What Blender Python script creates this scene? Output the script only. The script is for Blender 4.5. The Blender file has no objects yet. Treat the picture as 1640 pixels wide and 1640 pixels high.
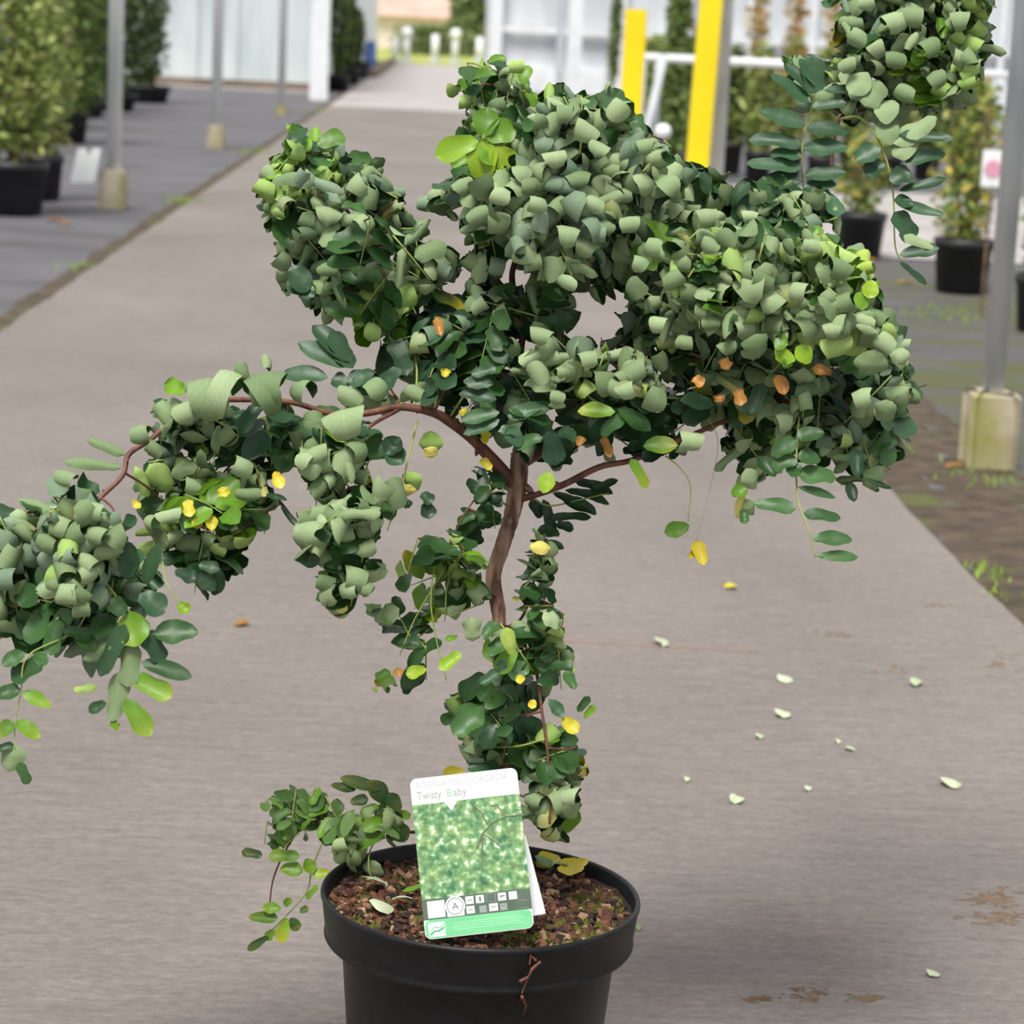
import bpy, math, random
import numpy as np
from mathutils import Vector, noise

random.seed(7)
rng = np.random.default_rng(11)
sc = bpy.context.scene
COL = sc.collection

# ------------------------------------------------------------------ camera
F_PX = 4000.0
POT_D = 2.353
VPX, VPY = 705.0, 47.0
roll = 0.0487
_x, _y = VPX - 820, 820 - VPY
_xu = _x * math.cos(roll) - _y * math.sin(roll)
_yu = _x * math.sin(roll) + _y * math.cos(roll)
pitch = math.atan(_yu / F_PX)
yaw = math.atan(-_xu / math.hypot(F_PX, _yu))
hdir = Vector((math.sin(yaw), math.cos(yaw), 0))
ZU = Vector((0, 0, 1))
FW = (hdir * math.cos(pitch) - ZU * math.sin(pitch)).normalized()
R0 = Vector((math.cos(yaw), -math.sin(yaw), 0))
U0 = (hdir * math.sin(pitch) + ZU * math.cos(pitch)).normalized()
RT = R0 * math.cos(roll) + U0 * math.sin(roll)
UP = U0 * math.cos(roll) - R0 * math.sin(roll)


def ray(px, py):
    return FW + RT * ((px - 820) / F_PX) - UP * ((py - 820) / F_PX)


RIM_Z = 0.25
CAM = Vector((0, 0, RIM_Z - ray(770, 1430).z * POT_D))


def P(px, py, d):
    return CAM + ray(px, py) * d


def G(px, py, z=0.0):
    r = ray(px, py)
    return CAM + r * ((z - CAM.z) / r.z)


def depth(v):
    return (Vector(v) - CAM).dot(FW)


cam_data = bpy.data.cameras.new('camera')
cam = bpy.data.objects.new('camera', cam_data)
COL.objects.link(cam)
from mathutils import Matrix
m = Matrix((RT, UP, -FW)).transposed().to_4x4()
m.translation = CAM
cam.matrix_world = m
cam_data.sensor_width = 36
cam_data.lens = F_PX / 1640 * 36
cam_data.clip_start = 0.05
cam_data.clip_end = 600
cam_data.dof.use_dof = True
cam_data.dof.focus_distance = 2.33
cam_data.dof.aperture_fstop = 11.0
sc.camera = cam

# ------------------------------------------------------------------ light
w = bpy.data.worlds.new('overcast_sky')
sc.world = w
w.use_nodes = True
bg = w.node_tree.nodes['Background']
bg.inputs[0].default_value = (0.93, 0.97, 1.0, 1)
bg.inputs[1].default_value = 0.84
sd = bpy.data.lights.new('sun', 'SUN')
sd.energy = 4.1
sd.angle = math.radians(20)
sd.color = (1.0, 0.97, 0.92)
sun = bpy.data.objects.new('sun', sd)
COL.objects.link(sun)
sun.rotation_euler = Vector((0.22, 0.50, -1.0)).to_track_quat('-Z', 'Y').to_euler()

vs = sc.view_settings
vs.view_transform = 'Standard'
vs.look = 'None'
vs.gamma = 1
vs.use_curve_mapping = False
vs.exposure = 0.0


# ------------------------------------------------------------------ helpers
def s2l(c):
    return tuple((v / 255 / 12.92) if v / 255 <= 0.04045 else ((v / 255 + 0.055) / 1.055) ** 2.4 for v in c)


def rgb(*c):
    return (*s2l(c), 1)


def new_mat(name):
    m = bpy.data.materials.new(name)
    m.use_nodes = True
    nt = m.node_tree
    return m, nt, nt.nodes['Principled BSDF']


def noise_mat(name, c1, c2, scale=8, rough=0.8, metallic=0.0, bump=0.0, stretch=(1, 1, 1), detail=5, spec=0.5, lo=0.35, hi=0.65, c3=None, s3=1.0, lo3=0.55, hi3=0.7, bscale=None):
    m, nt, b = new_mat(name)
    tc = nt.nodes.new('ShaderNodeTexCoord')
    mp = nt.nodes.new('ShaderNodeMapping')
    mp.inputs['Scale'].default_value = stretch
    nt.links.new(tc.outputs['Object'], mp.inputs[0])
    n = nt.nodes.new('ShaderNodeTexNoise')
    n.inputs['Scale'].default_value = scale
    n.inputs['Detail'].default_value = detail
    nt.links.new(mp.outputs[0], n.inputs['Vector'])
    r = nt.nodes.new('ShaderNodeValToRGB')
    r.color_ramp.elements[0].position = lo
    r.color_ramp.elements[1].position = hi
    r.color_ramp.elements[0].color = rgb(*c1)
    r.color_ramp.elements[1].color = rgb(*c2)
    nt.links.new(n.outputs[0], r.inputs[0])
    out = r.outputs[0]
    if c3:
        n3 = nt.nodes.new('ShaderNodeTexNoise')
        n3.inputs['Scale'].default_value = s3
        n3.inputs['Detail'].default_value = 4
        nt.links.new(mp.outputs[0], n3.inputs['Vector'])
        r3 = nt.nodes.new('ShaderNodeValToRGB')
        r3.color_ramp.elements[0].position = lo3
        r3.color_ramp.elements[1].position = hi3
        nt.links.new(n3.outputs[0], r3.inputs[0])
        mx = nt.nodes.new('ShaderNodeMixRGB')
        mx.inputs[2].default_value = rgb(*c3)
        nt.links.new(r3.outputs[0], mx.inputs[0])
        nt.links.new(out, mx.inputs[1])
        out = mx.outputs[0]
    nt.links.new(out, b.inputs['Base Color'])
    b.inputs['Roughness'].default_value = rough
    b.inputs['Metallic'].default_value = metallic
    b.inputs['Specular IOR Level'].default_value = spec
    if bump:
        bp = nt.nodes.new('ShaderNodeBump')
        bp.inputs['Strength'].default_value = bump
        bp.inputs['Distance'].default_value = 0.01
        src = n.outputs[0]
        if bscale:
            n2 = nt.nodes.new('ShaderNodeTexNoise')
            n2.inputs['Scale'].default_value = bscale
            n2.inputs['Detail'].default_value = 6
            nt.links.new(mp.outputs[0], n2.inputs['Vector'])
            src = n2.outputs[0]
        nt.links.new(src, bp.inputs['Height'])
        nt.links.new(bp.outputs[0], b.inputs['Normal'])
    return m


def attr_leaf_mat(name, rough, trans, vein, tint=(1, 1, 1)):
    """leaf surface: own colour from the mesh, fine side veins, some light passing through"""
    m, nt, b = new_mat(name)
    a = nt.nodes.new('ShaderNodeVertexColor')
    a.layer_name = 'Col'
    uv = nt.nodes.new('ShaderNodeUVMap')
    uv.uv_map = 'UVMap'
    sep = nt.nodes.new('ShaderNodeSeparateXYZ')
    nt.links.new(uv.outputs[0], sep.inputs[0])

    def mth(op, a_, b_=None):
        n = nt.nodes.new('ShaderNodeMath')
        n.operation = op
        for i, v in enumerate((a_, b_)):
            if v is None:
                continue
            if isinstance(v, (int, float)):
                n.inputs[i].default_value = v
            else:
                nt.links.new(v, n.inputs[i])
        return n.outputs[0]
    ay = mth('ABSOLUTE', sep.outputs[1])
    t = mth('SUBTRACT', sep.outputs[0], mth('MULTIPLY', ay, 0.22))
    s = mth('SINE', mth('MULTIPLY', t, 62.0))
    rib = mth('LESS_THAN', ay, 0.05)
    k = mth('ADD', mth('MULTIPLY', s, vein), mth('MULTIPLY', rib, vein * 2.2))
    k = mth('ADD', k, 1.0)
    mul = nt.nodes.new('ShaderNodeVectorMath')
    mul.operation = 'SCALE'
    nt.links.new(a.outputs[0], mul.inputs[0])
    nt.links.new(k, mul.inputs['Scale'])
    nt.links.new(mul.outputs[0], b.inputs['Base Color'])
    b.inputs['Roughness'].default_value = rough
    b.inputs['Specular IOR Level'].default_value = 0.4
    tr = nt.nodes.new('ShaderNodeBsdfTranslucent')
    hs = nt.nodes.new('ShaderNodeHueSaturation')
    hs.inputs['Saturation'].default_value = 1.25
    hs.inputs['Value'].default_value = 1.1
    nt.links.new(mul.outputs[0], hs.inputs['Color'])
    nt.links.new(hs.outputs[0], tr.inputs[0])
    mx = nt.nodes.new('ShaderNodeMixShader')
    mx.inputs[0].default_value = trans
    nt.links.new(b.outputs[0], mx.inputs[1])
    nt.links.new(tr.outputs[0], mx.inputs[2])
    nt.links.new(mx.outputs[0], nt.nodes['Material Output'].inputs[0])
    return m


def obj(name, verts, faces, mats, parent=None, smooth=False, mat_idx=None, col=None, uv=None):
    me = bpy.data.meshes.new(name)
    me.from_pydata([tuple(v) for v in verts], [], [tuple(f) for f in faces])
    if not isinstance(mats, (list, tuple)):
        mats = [mats]
    for mm in mats:
        me.materials.append(mm)
    if mat_idx is not None:
        me.polygons.foreach_set('material_index', np.asarray(mat_idx, dtype=np.int32))
    if smooth:
        me.polygons.foreach_set('use_smooth', np.ones(len(me.polygons), dtype=bool))
    if col is not None:
        ca = me.color_attributes.new('Col', 'FLOAT_COLOR', 'POINT')
        ca.data.foreach_set('color', np.asarray(col, dtype=np.float32).ravel())
    if uv is not None:
        ul = me.uv_layers.new(name='UVMap')
        li = np.empty(len(me.loops), dtype=np.int32)
        me.loops.foreach_get('vertex_index', li)
        ul.data.foreach_set('uv', np.asarray(uv, dtype=np.float32)[li].ravel())
    me.update()
    o = bpy.data.objects.new(name, me)
    COL.objects.link(o)
    if parent is not None:
        o.parent = parent
        o.matrix_parent_inverse = world_inv(parent)
    return o


def world_inv(p):
    # meshes are laid out in world space; only the Empty at a thing's base has a place of its own
    if p.parent is not None:
        return Matrix.Identity(4)
    return (Matrix.Translation(p.location) @ p.rotation_euler.to_matrix().to_4x4()).inverted()


def empty(name, loc, label, cat, group=None):
    o = bpy.data.objects.new(name, None)
    o.empty_display_size = 0.05
    o.location = loc
    COL.objects.link(o)
    return tag(o, label, cat, group)


def tag(o, label=None, cat=None, group=None, kind=None):
    if label: o['label'] = label
    if cat: o['category'] = cat
    if group: o['group'] = group
    if kind: o['kind'] = kind
    return o


class MB:
    """collects shapes into one mesh"""
    def __init__(s):
        s.v, s.f, s.m = [], [], []

    def add(s, v, f, mi=0):
        n = len(s.v)
        s.v += [tuple(x) for x in v]
        s.f += [tuple(i + n for i in q) for q in f]
        s.m += [mi] * len(f)

    def box(s, c, size, rot=0, mi=0, axes=None):
        ax = axes or (Vector((math.cos(rot), math.sin(rot), 0)), Vector((-math.sin(rot), math.cos(rot), 0)), Vector((0, 0, 1)))
        c = Vector(c)
        v = []
        for k in (-.5, .5):
            for j in (-.5, .5):
                for i in (-.5, .5):
                    v.append(c + ax[0] * size[0] * i + ax[1] * size[1] * j + ax[2] * size[2] * k)
        s.add(v, [(0, 2, 3, 1), (4, 5, 7, 6), (0, 1, 5, 4), (2, 6, 7, 3), (0, 4, 6, 2), (1, 3, 7, 5)], mi)

    def tube(s, pts, rad, n=8, mi=0, caps=True):
        pts = [Vector(p) for p in pts]
        if not isinstance(rad, (list, tuple, np.ndarray)):
            rad = [rad] * len(pts)
        v, f = [], []
        ref = None
        for i, p in enumerate(pts):
            t = (pts[min(i + 1, len(pts) - 1)] - pts[max(i - 1, 0)])
            if t.length < 1e-9:
                t = Vector((0, 0, 1))
            t.normalize()
            if ref is None:
                ref = t.orthogonal().normalized()
            a = (ref - t * ref.dot(t))
            if a.length < 1e-6:
                a = t.orthogonal()
            a.normalize()
            ref = a
            b = t.cross(a)
            for k in range(n):
                an = 2 * math.pi * k / n
                v.append(p + (a * math.cos(an) + b * math.sin(an)) * rad[i])
        for i in range(len(pts) - 1):
            for k in range(n):
                k2 = (k + 1) % n
                f.append((i * n + k, i * n + k2, (i + 1) * n + k2, (i + 1) * n + k))
        if caps:
            f.append(tuple(range(n))[::-1])
            f.append(tuple((len(pts) - 1) * n + k for k in range(n)))
        s.add(v, f, mi)

    def lathe(s, prof, c=(0, 0, 0), n=48, mi=0, cap0=True, cap1=False):
        v, f = [], []
        for (r, z) in prof:
            for k in range(n):
                a = 2 * math.pi * k / n
                v.append((c[0] + r * math.cos(a), c[1] + r * math.sin(a), c[2] + z))
        for i in range(len(prof) - 1):
            for k in range(n):
                k2 = (k + 1) % n
                f.append((i * n + k, i * n + k2, (i + 1) * n + k2, (i + 1) * n + k))
        if cap0: f.append(tuple(range(n))[::-1])
        if cap1: f.append(tuple((len(prof) - 1) * n + k for k in range(n)))
        s.add(v, f, mi)

    def build(s, name, mats, parent=None, smooth=False):
        return obj(name, s.v, s.f, mats, parent, smooth, s.m)


def smooth_path(pts, sub=6):
    """Catmull-Rom through 3-D points (with radius as 4th value)"""
    pts = [np.array(p, dtype=float) for p in pts]
    P_ = [2 * pts[0] - pts[1]] + pts + [2 * pts[-1] - pts[-2]]
    out = []
    for i in range(1, len(P_) - 2):
        p0, p1, p2, p3 = P_[i - 1:i + 3]
        for k in range(sub):
            t = k / sub
            out.append(0.5 * ((2 * p1) + (-p0 + p2) * t + (2 * p0 - 5 * p1 + 4 * p2 - p3) * t * t + (-p0 + 3 * p1 - 3 * p2 + p3) * t ** 3))
    out.append(pts[-1])
    return out


# ------------------------------------------------------------------ materials
M = {}
M['leaf_top'] = attr_leaf_mat('leaf_upper_side', 0.42, 0.12, -0.04)
M['leaf_under'] = attr_leaf_mat('leaf_underside', 0.75, 0.12, 0.032)
M['rachis'] = noise_mat('leaf_stalk', (130, 150, 70), (165, 175, 95), 40, 0.6)
M['twig'] = noise_mat('young_bark', (82, 48, 36), (125, 78, 58), 90, 0.55, bump=0.25, stretch=(1, 1, 0.3))
M['bark'] = noise_mat('trunk_bark', (84, 56, 44), (176, 140, 118), 110, 0.7, bump=0.9, stretch=(1, 1, 0.16), lo=0.36, hi=0.64)
M['pot'] = noise_mat('black_plastic', (15, 15, 17), (23, 23, 25), 60, 0.45, bump=0.05, spec=0.3)
M['soil'] = noise_mat('potting_soil', (24, 17, 13), (60, 42, 30), 90, 0.95, bump=0.8, c3=(84, 84, 30), s3=16, lo3=0.5, hi3=0.6)
M['chip1'] = noise_mat('bark_chip_brown', (76, 44, 32), (120, 76, 56), 120, 0.9)
M['chip2'] = noise_mat('bark_chip_tan', (132, 98, 74), (176, 142, 114), 120, 0.9)
M['chip3'] = noise_mat('bark_chip_dark', (36, 26, 22), (64, 44, 34), 120, 0.9)
M['moss'] = noise_mat('moss', (70, 76, 24), (108, 106, 40), 200, 1.0)
M['bgpot'] = noise_mat('nursery_pot_plastic', (22, 22, 25), (36, 36, 40), 12, 0.5)
M['galv'] = noise_mat('galvanized_steel', (176, 180, 186), (208, 211, 215), 14, 0.5, 0.0, stretch=(1, 1, 0.25))
M['galv_pale'] = noise_mat('pale_galvanized_steel', (222, 227, 230), (240, 243, 245), 14, 0.55, stretch=(1, 1, 0.25))  # same steel in a paler tone, for the left row of poles
M['cblock'] = noise_mat('mossy_concrete', (166, 154, 132), (196, 186, 164), 9, 0.9, bump=0.4, c3=(150, 146, 84), s3=5, lo3=0.45, hi3=0.68)
M['yellow'] = noise_mat('yellow_paint', (246, 216, 10), (255, 226, 18), 3, 0.45)
M['glass_wall'] = noise_mat('frosted_greenhouse_glass', (192, 202, 204), (214, 220, 220), 1.2, 0.3, stretch=(3, 3, 0.6))
M['white'] = noise_mat('white_paint', (226, 228, 230), (240, 241, 242), 4, 0.5)
M['brownwood'] = noise_mat('dark_plinth', (108, 92, 80), (134, 116, 100), 3, 0.9)
M['whiteplastic'] = noise_mat('white_plastic', (244, 245, 245), (252, 252, 252), 4, 0.4)
M['bgstem'] = noise_mat('shrub_stem', (96, 78, 54), (140, 116, 84), 20, 0.9)
M['roof'] = noise_mat('faded_red_tiles', (196, 160, 148), (208, 174, 162), 1, 0.9)
M['render'] = noise_mat('pale_render', (225, 208, 204), (236, 222, 216), 1, 0.9)
M['cane'] = noise_mat('bamboo_cane', (190, 150, 84), (216, 178, 108), 6, 0.7)

# ------------------------------------------------------------------ ground
def concrete():
    m, nt, b = new_mat('concrete_path')
    L = nt.links
    tc = nt.nodes.new('ShaderNodeTexCoord')

    def nz(scale, st, det=6, rough=0.55):
        mp = nt.nodes.new('ShaderNodeMapping')
        mp.inputs['Scale'].default_value = st
        L.new(tc.outputs['Object'], mp.inputs[0])
        n = nt.nodes.new('ShaderNodeTexNoise')
        n.inputs['Scale'].default_value = scale
        n.inputs['Detail'].default_value = det
        n.inputs['Roughness'].default_value = rough
        L.new(mp.outputs[0], n.inputs['Vector'])
        return n.outputs[0]

    def ramp(src, p0, p1, c0, c1):
        r = nt.nodes.new('ShaderNodeValToRGB')
        r.color_ramp.elements[0].position = p0
        r.color_ramp.elements[1].position = p1
        r.color_ramp.elements[0].color = c0
        r.color_ramp.elements[1].color = c1
        L.new(src, r.inputs[0])
        return r.outputs[0]

    def mix(f, a, c, mode='MIX'):
        n = nt.nodes.new('ShaderNodeMixRGB')
        n.blend_type = mode
        L.new(f, n.inputs[0]) if not isinstance(f, float) else setattr(n.inputs[0], 'default_value', f)
        L.new(a, n.inputs[1])
        if isinstance(c, tuple):
            n.inputs[2].default_value = c
        else:
            L.new(c, n.inputs[2])
        return n.outputs[0]
    W, K = (1, 1, 1, 1), (0, 0, 0, 1)
    base = ramp(nz(1.1, (1, 0.55, 1)), 0.3, 0.7, rgb(118, 110, 105), rgb(137, 128, 122))
    fine = ramp(nz(70, (0.8, 1.6, 1), 8, 0.7), 0.3, 0.7, (0.70, 0.70, 0.70, 1), (1.22, 1.21, 1.20, 1))
    c = mix(1.0, base, fine, 'MULTIPLY')
    streak = ramp(nz(16, (0.6, 3.0, 1), 7, 0.68), 0.36, 0.64, (0.85, 0.845, 0.84, 1), (1.07, 1.07, 1.07, 1))
    c = mix(1.0, c, streak, 'MULTIPLY')
    stain = ramp(nz(0.8, (1, 1, 1), 4), 0.55, 0.78, K, (0.45, 0.45, 0.45, 1))
    c = mix(stain, c, rgb(112, 104, 92))
    dirt = ramp(nz(22, (0.55, 1.5, 1), 7, 0.65), 0.665, 0.72, K, (0.6, 0.6, 0.6, 1))
    c = mix(dirt, c, rgb(92, 74, 56))
    # paler worn edge along the left side, seen as a strip of the slab
    L.new(c, b.inputs['Base Color'])
    b.inputs['Roughness'].default_value = 0.85
    bp = nt.nodes.new('ShaderNodeBump')
    bp.inputs['Strength'].default_value = 0.35
    bp.inputs['Distance'].default_value = 0.004
    L.new(nz(60, (0.8, 1.6, 1), 8, 0.7), bp.inputs['Height'])
    L.new(bp.outputs[0], b.inputs['Normal'])
    return m


M['concrete'] = concrete()
M['mat_left'] = noise_mat('ground_cloth', (82, 79, 83), (101, 98, 103), 1.6, 0.75, stretch=(0.6, 1.6, 1), c3=(78, 71, 64), s3=2.2, lo3=0.55, hi3=0.75, bump=0.2, bscale=60)
M['mat_right'] = noise_mat('mossy_ground_cloth', (74, 72, 70), (90, 88, 88), 3, 0.85, stretch=(0.7, 1.2, 1), c3=(80, 82, 46), s3=2.0, lo3=0.46, hi3=0.62, bump=0.3, bscale=40)
M['soil_strip'] = noise_mat('damp_soil', (64, 52, 40), (90, 76, 62), 14, 0.95, c3=(86, 92, 44), s3=4, lo3=0.56, hi3=0.68, bump=0.9, bscale=50)
M['grass'] = noise_mat('grass_verge', (140, 150, 66), (176, 178, 92), 2, 0.95)
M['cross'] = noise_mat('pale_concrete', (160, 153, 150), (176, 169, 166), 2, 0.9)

gl0, gl1 = G(60, 488), G(510, 181)
gr0, gr1 = G(1635, 1000), G(1419, 780)


def lx(y): return gl0.x + (gl1.x - gl0.x) * (y - gl0.y) / (gl1.y - gl0.y)
def rx(y): return gr0.x + (gr1.x - gr0.x) * (y - gr0.y) / (gr1.y - gr0.y)
XL = (gl0.x + gl1.x) / 2
XR = (gr0.x + gr1.x) / 2
print('path edges', gl0, gl1, gr0, gr1, 'cam', CAM, math.degrees(pitch), math.degrees(yaw))


def edge_strip(name, xa, xb, y0, y1, z, mat, seed=0, amp=0.012, ny=240, nx=3, bump=0.0, kind='structure'):
    """a ground strip with slightly irregular long edges"""
    v, f = [], []
    ys = [y0 + (y1 - y0) * (i / ny) ** 1.6 for i in range(ny + 1)]
    for y in ys:
        for k in range(nx + 1):
            t = k / nx
            x = xa + (xb - xa) * t
            if k in (0, nx):
                x += amp * noise.noise(Vector((seed + k, y * 2.1, 0))) + amp * 0.5 * noise.noise(Vector((seed + k, y * 9, 5)))
            v.append((x, y, z + (bump * noise.noise(Vector((x * 9, y * 9, seed))) if 0 < k < nx else 0)))
    for i in range(ny):
        for k in range(nx):
            a = i * (nx + 1) + k
            f.append((a, a + 1, a + nx + 2, a + nx + 1))
    o = obj(name, v, f, mat)
    return tag(o, kind=kind)


FAR = 76.0
edge_strip('floor', -14, 14, -1.5, 110, -0.012, M['mat_left'], amp=0)
edge_strip('floor', XL, XR, -1.5, 33.0, 0.0, M['concrete'], 3, 0.014, ny=400)
edge_strip('floor', XL, XR, 33.012, FAR, 0.0, M['cross'], 5, 0.014, ny=60)  # far stretch of the path, split off and brightened through a paler colour
edge_strip('floor', XR - 0.03, XR + 0.42, 1.0, 12.2, -0.006, M['soil_strip'], 9, 0.05, ny=200, nx=8, bump=0.012)
edge_strip('floor', XR + 0.3, 6, 1.0, 12.6, -0.009, M['mat_right'], 12, 0.03)
edge_strip('floor', XR - 0.01, 14, 12.9, 19.0, -0.004, M['cross'], 14, 0.03)
edge_strip('floor', XL - 0.085, XL + 0.012, 1.0, 40, -0.005, M['soil_strip'], 21, 0.035, ny=300, nx=4, bump=0.006)
edge_strip('floor', -20, 20, FAR - 0.1, 130, 0.004, M['grass'], 30, 0.2)

# ------------------------------------------------------------------ leaflets of the tree
# palettes (upper side, underside), sRGB
PAL = {
    'n': (((42, 76, 34), (70, 108, 54)), ((112, 134, 90), (164, 183, 136))),
    'b': (((42, 72, 44), (64, 100, 66)), ((108, 131, 104), (140, 160, 130))),      # bluish
    'l': (((78, 118, 30), (120, 164, 42)), ((142, 172, 88), (170, 196, 112))),     # fresh light
    'k': (((130, 166, 36), (156, 184, 48)), ((160, 186, 80), (180, 200, 96))),     # lime
    'y': (((196, 184, 48), (224, 200, 62)), ((208, 196, 96), (226, 212, 120))),    # yellow
    'o': (((152, 104, 44), (190, 136, 66)), ((176, 134, 76), (198, 158, 98))),     # orange brown
    'g': (((78, 112, 52), (108, 140, 74)), ((140, 162, 108), (166, 184, 130))),   # mid green
    'p': (((150, 168, 130), (180, 192, 150)), ((176, 188, 152), (200, 208, 176))),   # dry pale
    'd': (((34, 60, 34), (50, 82, 46)), ((84, 108, 74), (106, 130, 94))),          # deep
}


def pick_col(code):
    (a, b), (c, d) = PAL[code]
    t, u = random.random(), random.random()
    top = np.array(s2l(tuple(a[i] + (b[i] - a[i]) * t for i in range(3))))
    un = np.array(s2l(tuple(c[i] + (d[i] - c[i]) * u for i in range(3))))
    return top, un


NU, NV = 10, 5
_t = np.linspace(0, 1, NU)
_s = np.linspace(-1, 1, NV)
_prof = (1 - np.abs(2 * _t - 1) ** 2.6) ** 0.5
_prof[0] = 0.06
_prof[-1] = 0.12


class Foliage:
    def __init__(s):
        s.v, s.f, s.m, s.c, s.uv = [], [], [], [], []
        s.n = 0
        s.count = 0

    def leaflet(s, base, d, nrm, L, W, kl, kw, code, skew=0.0, tipyellow=0.0, ease=1.0):
        """d: along the leaflet; nrm: side of its upper face; kl/kw: total curl along/across, towards the upper face"""
        d = np.array(d); d = d / np.linalg.norm(d)
        nrm = np.array(nrm); nrm = nrm - d * nrm.dot(d)
        nn = np.linalg.norm(nrm)
        if nn < 1e-5:
            return
        nrm = nrm / nn
        side = np.cross(nrm, d)
        kl = kl if abs(kl) > 1e-3 else 1e-3
        kw = kw if abs(kw) > 1e-3 else 1e-3
        ang = kl * _t ** ease
        am = (ang[1:] + ang[:-1]) / 2
        cx = np.concatenate([[0], np.cumsum(np.cos(am))]) * L / (NU - 1)
        cz = np.concatenate([[0], np.cumsum(np.sin(am))]) * L / (NU - 1)
        tx, tz = np.cos(ang), np.sin(ang)
        cen = np.array(base)[None] + cx[:, None] * d + cz[:, None] * nrm
        ln = -tz[:, None] * d + tx[:, None] * nrm
        cen = cen + side[None] * (skew * L * (_t ** 2))[:, None]
        hw = _prof * W / 2
        # across: arc length hw*s with local curvature
        a2 = kw * (_s[None] * _prof[:, None])
        lat = np.sin(a2) / kw * (W / 2)
        h = (1 - np.cos(a2)) / kw * (W / 2)
        h = h + (rng.random((NU, NV)) - 0.5) * 0.0010 + (np.sin(_t * random.uniform(7, 13) + random.uniform(0, 6))[:, None] * (_s[None] ** 2) * W * random.uniform(.02, .07))
        lat = lat * (1 + 0.16 * np.sin(_t * random.uniform(4, 9) + random.uniform(0, 6)))[:, None]
        top = cen[:, None] + lat[..., None] * side + h[..., None] * ln[:, None]
        th = 0.00035 * (1 - np.abs(_s)[None] ** 4) * np.minimum(1, _prof)[:, None]
        bot = top - th[..., None] * ln[:, None]
        tcol, ucol = pick_col(code)
        tc = np.repeat(tcol[None], NU * NV, 0)
        uc = np.repeat(ucol[None], NU * NV, 0)
        if tipyellow > 0:
            yt, yu = pick_col('y')
            k = (np.repeat(_t, NV) ** 2 * tipyellow)[:, None]
            tc = tc * (1 - k) + yt * k
            uc = uc * (1 - k) + yu * k
        n0 = s.n
        s.v.append(top.reshape(-1, 3)); s.v.append(bot.reshape(-1, 3))
        s.c.append(np.concatenate([tc, np.ones((NU * NV, 1))], 1))
        s.c.append(np.concatenate([uc, np.ones((NU * NV, 1))], 1))
        uv = np.stack([np.repeat(_t, NV), np.tile(_s, NU)], 1)
        s.uv.append(uv); s.uv.append(uv)
        for i in range(NU - 1):
            for j in range(NV - 1):
                a = n0 + i * NV + j
                s.f.append((a, a + NV, a + NV + 1, a + 1)); s.m.append(0)
                b = a + NU * NV
                s.f.append((b, b + 1, b + NV + 1, b + NV)); s.m.append(1)
        s.n += 2 * NU * NV
        s.count += 1

    def stalk(s, pts, r0=0.0011, r1=0.0005, mi=2, n=5):
        mb = MB()
        rr = list(np.linspace(r0, r1, len(pts)))
        mb.tube(pts, rr, n)
        v = np.array(mb.v)
        s.v.append(v)
        s.c.append(np.ones((len(v), 4)) * 0.3)
        s.uv.append(np.zeros((len(v), 2)))
        for q in mb.f:
            s.f.append(tuple(i + s.n for i in q)); s.m.append(mi)
        s.n += len(v)

    def build(s, name, parent):
        v = np.concatenate(s.v); c = np.concatenate(s.c); uv = np.concatenate(s.uv)
        return obj(name, v, s.f, [M['leaf_top'], M['leaf_under'], M['rachis'], M['twig']], parent, True, s.m, c, uv)


VIEW = np.array(-FW)
RTn, UPn, FWn = np.array(RT), np.array(UP), np.array(FW)
PXM = 1 / F_PX


def topx(p):
    q = Vector(p) - CAM
    d = q.dot(FW)
    return 820 + q.dot(RT) / d * F_PX, 820 - q.dot(UP) / d * F_PX


def inpoly(x, y, poly):
    r = False
    n = len(poly)
    j = n - 1
    for i in range(n):
        xi, yi = poly[i]; xj, yj = poly[j]
        if (yi > y) != (yj > y) and x < (xj - xi) * (y - yi) / (yj - yi) + xi:
            r = not r
        j = i
    return r


def dpoly(x, y, poly):
    best = 1e9
    for i in range(len(poly)):
        ax, ay = poly[i - 1]; bx, by = poly[i]
        dx, dy = bx - ax, by - ay
        t = max(0, min(1, ((x - ax) * dx + (y - ay) * dy) / (dx * dx + dy * dy + 1e-9)))
        best = min(best, math.hypot(x - ax - dx * t, y - ay - dy * t))
    return best


HOLES = [
    [(940, 425), (960, 420), (972, 450), (955, 477), (1015, 487), (998, 510), (952, 550), (928, 540), (908, 517), (906, 490), (925, 474)],
    [(798, 398), (816, 395), (822, 450), (812, 472), (796, 462)],
    [(800, 398), (842, 398), (846, 450), (855, 520), (846, 585), (824, 585), (829, 520), (808, 470)],
    [(726, 432), (744, 402), (748, 440), (743, 478), (730, 470)],
    [(835, 425), (855, 437), (870, 455), (850, 468), (836, 455)],
    [(978, 345), (994, 345), (994, 382), (976, 380)],
    [(1133, 655), (1165, 650), (1168, 700), (1145, 735), (1130, 715)],
    [(1225, 672), (1250, 668), (1248, 700), (1228, 715)],
    [(1070, 605), (1100, 600), (1098, 632), (1068, 628)],
    [(866, 1120), (902, 1118), (908, 1160), (868, 1165)],
]


def unit(v):
    v = np.array(v, dtype=float)
    return v / (np.linalg.norm(v) + 1e-12)


def choose(codes):
    r = random.random() * sum(w for _, w in codes)
    for c, w in codes:
        r -= w
        if r <= 0:
            return c
    return codes[-1][0]


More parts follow.
